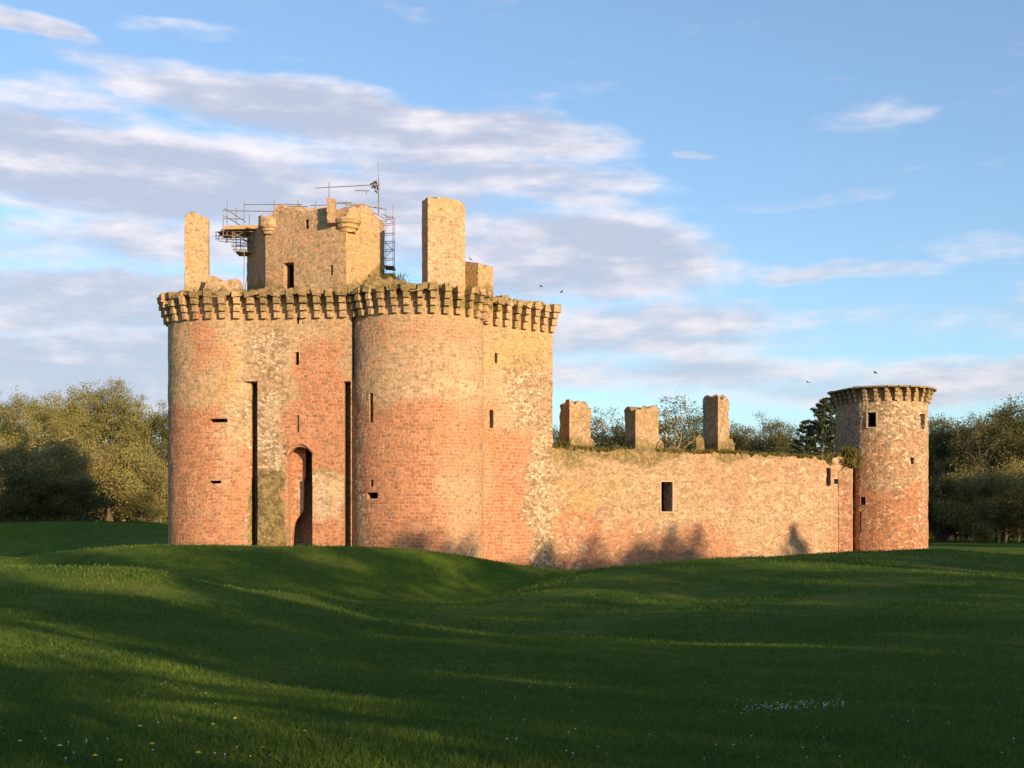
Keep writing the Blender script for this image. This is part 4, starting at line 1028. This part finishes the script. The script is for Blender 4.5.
for i in range(260):
    px = g.uniform(556, 846); s = find_s(pC, LC_, px) if i < 0 else (px - 552.5) / 300 * LC_
    p = pC(min(max(s, .1), LC_ - .1)); x = CX + F * p.x / p.y; zt_ = ytop_fn(t_cur)(x, p)
    if nz((x * .03, 1.5, 2.5), 1.0) + g.uniform(-.3, .3) < -.1: continue
    cs.append((p.x, p.y + g.uniform(.1, 1.5), zt_ - .05))
tufts('wall_top_grass', cs, 26, .38, .28, L_TUFT, 'dry grass and moss growing along the curtain wall top', 'grass')
cs = [tuple(P(g.uniform(846, 853), g.uniform(452, 468), 116.6)) for _ in range(24)] + [tuple(P(x, 447.5, 104)) for x in (561, 563, 565)]
tufts('wall_shrub', cs, 50, .55, .3, L_TUFT, 'mossy shrubs rooted in the curtain wall beside the towers', 'plants')
cs = []
for pth, ln, lo in ((pL, LL_, 2.0), (pG, LG_, 0.0), (pR, LR_, 1.5), (pS, 7.2, 0.3)):
    for _ in range(int((ln - lo) * 4)):
        q_ = g.uniform(lo, ln); p = pth(q_); nn = tangent_n(pth, ln + 1, q_)
        if nz((q_, ln, 1), .6) < -.1: continue
        v_ = p + nn * g.uniform(-.9, .5); cs.append((v_.x, v_.y, ZT + g.uniform(.0, .25)))
cs += [tuple(P(g.uniform(364, 406), g.uniform(276, 286), 98.3)) for _ in range(40)]
tufts('parapet_grass', cs, 18, .28, .25, L_TUFT, 'moss and short grass on the gatehouse wall head', 'grass')

# ------------------------------------------------------------------ grass blades and flowers near the viewer
n = 230000
Yb = 7.6 + 26 * g.random(n) ** 1.7; ub = g.uniform(-.42, .42, n); Xb = ub * Yb; Zb = ground_z(Xb, Yb)
hh = g.uniform(.02, .062, n) * (1 + .6 * (np.sin(Xb * 1.3 + Yb) * np.sin(Yb * .8 - Xb * .6) > .3)) ; wd = .0035 + Yb * .00022
a = g.uniform(0, 2 * np.pi, n); lean = g.normal(size=(n, 2)) * .55 * hh[:, None]
n2_ = 130000; Y2_ = 28 + 54 * g.random(n2_); X2_ = g.uniform(-.42, .42, n2_) * Y2_
keep_ = (np.sin(X2_ * .7 + Y2_ * .4) * np.sin(Y2_ * .9 - X2_ * .3) + g.normal(size=n2_) * .5) > .1
X2_, Y2_ = X2_[keep_], Y2_[keep_]; Z2_ = ground_z(X2_, Y2_); m2_ = len(X2_)
n3_ = 26000; Y3_ = g.uniform(52, 76, n3_); X3_ = g.uniform(-.42, .42, n3_) * Y3_
k3_ = np.sin(X3_ * .55 + 1) * np.sin(Y3_ * 1.3 + X3_ * .2) + g.normal(size=n3_) * .35 > .45
X2_, Y2_ = np.concatenate([X2_, X3_[k3_]]), np.concatenate([Y2_, Y3_[k3_]]); Z2_ = ground_z(X2_, Y2_)
Xb = np.concatenate([Xb, X2_]); Yb = np.concatenate([Yb, Y2_]); Zb = np.concatenate([Zb, Z2_]); m2_ = len(X2_); h2_ = g.uniform(.04, .12, m2_); h2_[-int(k3_.sum()):] *= 1.5
hh = np.concatenate([hh, h2_]); wd = np.concatenate([wd, .012 + Y2_ * .0002]); a = np.concatenate([a, g.uniform(0, 6.28, m2_)])
lean = np.concatenate([lean, g.normal(size=(m2_, 2)) * .5 * h2_[:, None]]); n = n + m2_
B0 = np.stack([Xb - np.cos(a) * wd, Yb - np.sin(a) * wd, Zb - .004], 1); B1 = np.stack([Xb + np.cos(a) * wd, Yb + np.sin(a) * wd, Zb - .004], 1)
TP = np.stack([Xb + lean[:, 0], Yb + lean[:, 1], Zb + hh], 1)
me = np_mesh('grass', np.stack([B0, B1, TP], 1).reshape(-1, 3), np.arange(3 * n).reshape(-1, 3))
at = me.attributes.new('tone', 'FLOAT', 'POINT'); at.data.foreach_set('value', np.repeat(np.clip(g.normal(.45, .28, n), 0, 1), 3).astype('f'))
tag(link('grass', me, M_BLADE), 'short mown turf covering the field nearest the viewer', 'grass', kind='stuff')

m, t = new_mat('white petal'); geo = t.n('ShaderNodeNewGeometry').outputs['Position']; finish(t, t.mix(t.noise(geo, 20, 2), (.6, .6, .56, 1), (.8, .8, .76, 1)), .8); M_PET = m
m, t = new_mat('yellow petal'); geo = t.n('ShaderNodeNewGeometry').outputs['Position']; finish(t, t.mix(t.noise(geo, 20, 2), (.6, .45, .03, 1), (.75, .6, .08, 1)), .8); M_YPET = m
def flowers(name, pts, rad, mat, label):
    bm = bmesh.new()
    for (x, y, rr_) in pts:
        z = gz(x, y) + .03
        c_ = bm.verts.new((x, y, z + rr_ * .5)); ring = [bm.verts.new((x + rr_ * math.cos(k_ * math.pi / 3), y + rr_ * math.sin(k_ * math.pi / 3), z)) for k_ in range(6)]
        for k_ in range(6): bm.faces.new((c_, ring[k_], ring[(k_ + 1) % 6]))
        st = [bm.verts.new((x - .003, y, z - .06)), bm.verts.new((x + .003, y, z - .06))]; bm.faces.new((st[0], st[1], c_))
    o = bm_obj(name, bm, mat); tag(o, label, 'flowers', kind='stuff')
def gpoint(px, py):
    """where the view line through a pixel meets the ground"""
    Y = np.linspace(7.5, 75, 4000); X = (px - CX) / F * Y; Z = (YH - py) / F * Y
    d = Z - ground_z(X, Y); i = np.argmax(d < 0)
    return (X[i], Y[i]) if d[i] < 0 else None
pts = []
for _ in range(75):
    px, py = rnd.gauss(775, 20), rnd.gauss(709, 2.8)
    if _ > 50: px, py = rnd.gauss(825, 12), rnd.gauss(706, 1.5)
    q_ = gpoint(px, py)
    if q_: pts.append((q_[0], q_[1], .011))
for _ in range(150):
    q_ = gpoint(rnd.uniform(0, 1024), 600 + 165 * rnd.random() ** .8)
    if q_: pts.append((q_[0], q_[1], .010))
flowers('daisies', pts, .01, M_PET, 'small white daisies scattered in the turf')
pts = []
for px, py in ((213, 728), (140, 730), (152, 748), (235, 722), (120, 765), (262, 752), (20, 745), (60, 750), (305, 735), (198, 757), (570, 690), (95, 760)):
    q_ = gpoint(px, py)
    if q_: pts.append((q_[0], q_[1], .022))
flowers('dandelions', pts, .02, M_YPET, 'a few yellow dandelions in the lower left turf')

# ------------------------------------------------------------------ birds
def bird(px, py, Y, span, bank, label, flying=True):
    e = empty('bird', P(px, py, Y)); tag(e, label, 'bird', 'black birds around the castle')
    bm = bmesh.new(); s = span
    if flying:
        ring = []
        prof_ = [(-.30, .01), (-.16, .045), (0, .065), (.14, .055), (.20, .04), (.27, .008)]
        rs = []
        for (x, rr_) in prof_: rs.append([bm.verts.new((x * s, rr_ * s * math.cos(k_ * math.pi / 3), rr_ * s * math.sin(k_ * math.pi / 3))) for k_ in range(6)])
        for a_, b_ in zip(rs, rs[1:]):
            for k_ in range(6): bm.faces.new((a_[k_], a_[(k_ + 1) % 6], b_[(k_ + 1) % 6], b_[k_]))
        body_o = bm_obj('body', bm, M_BIRD, None); body_o.parent = e
        for sg in (-1, 1):
            bm = bmesh.new()
            up = [(.10, .03, .02), (.12, .25, .14), (.02, .5, .10), (-.08, .46, .09), (-.10, .22, .12), (-.10, .03, .01)]
            A_ = [bm.verts.new((x * s, sg * y * s, z * s + .004)) for x, y, z in up]; B_ = [bm.verts.new((x * s, sg * y * s, z * s - .008)) for x, y, z in up]
            bm.faces.new(A_); bm.faces.new(B_[::-1])
            for k_ in range(6): bm.faces.new((A_[k_], A_[(k_ + 1) % 6], B_[(k_ + 1) % 6], B_[k_]))
            wo = bm_obj('wing', bm, M_BIRD, None); wo.parent = e
    else:
        rs = []
        for (x, z, rr_) in ((-.30, -.10, .01), (-.15, .0, .05), (0, .08, .09), (.10, .17, .075), (.15, .25, .05), (.20, .27, .05), (.28, .26, .008)):
            rs.append([bm.verts.new((x * s, rr_ * s * math.cos(k_ * math.pi / 3), (z + .1) * s + rr_ * s * math.sin(k_ * math.pi / 3))) for k_ in range(6)])
        for a_, b_ in zip(rs, rs[1:]):
            for k_ in range(6): bm.faces.new((a_[k_], a_[(k_ + 1) % 6], b_[(k_ + 1) % 6], b_[k_]))
        tube(bm, (.0, .03 * s, .12 * s), (.0, .03 * s, -.12 * s), .012 * s); tube(bm, (.0, -.03 * s, .12 * s), (.0, -.03 * s, -.12 * s), .012 * s)
        bo = bm_obj('body', bm, M_BIRD, None); bo.parent = e
    e.rotation_euler = bank
bird(541, 286.5, 100, .55, (.3, .1, .3), 'left of two black birds flying right of the gatehouse')
bird(561.5, 292, 104, .5, (-.3, .1, .5), 'right of two black birds flying beside the gatehouse parapet')
bird(808, 382.3, 120, .55, (.2, 0, 2.2), 'black bird flying left of the corner tower above the conifer')
bird(875.5, 373, 118, .75, (.35, 0, .2), 'black bird with spread wings above the corner tower')
bird(470.5, 260.4, 100.3, .62, (0, 0, 3.0), 'black bird perched on the yellow lichened stub', False)
# small dark stake in the moat edge
ps = gpoint(564.5, 570)
if ps:
    x, y = ps; bm = bmesh.new(); z = gz(x, y); tube(bm, (x, y, z - .2), (x, y, z + .42), .06, .05, 8); tube(bm, (x, y, z + .42), (x, y, z + .47), .075, .06, 8)
    tag(bm_obj('stake', bm, M_NET), 'short dark stake in the grass at the foot of the curtain wall', 'stake')
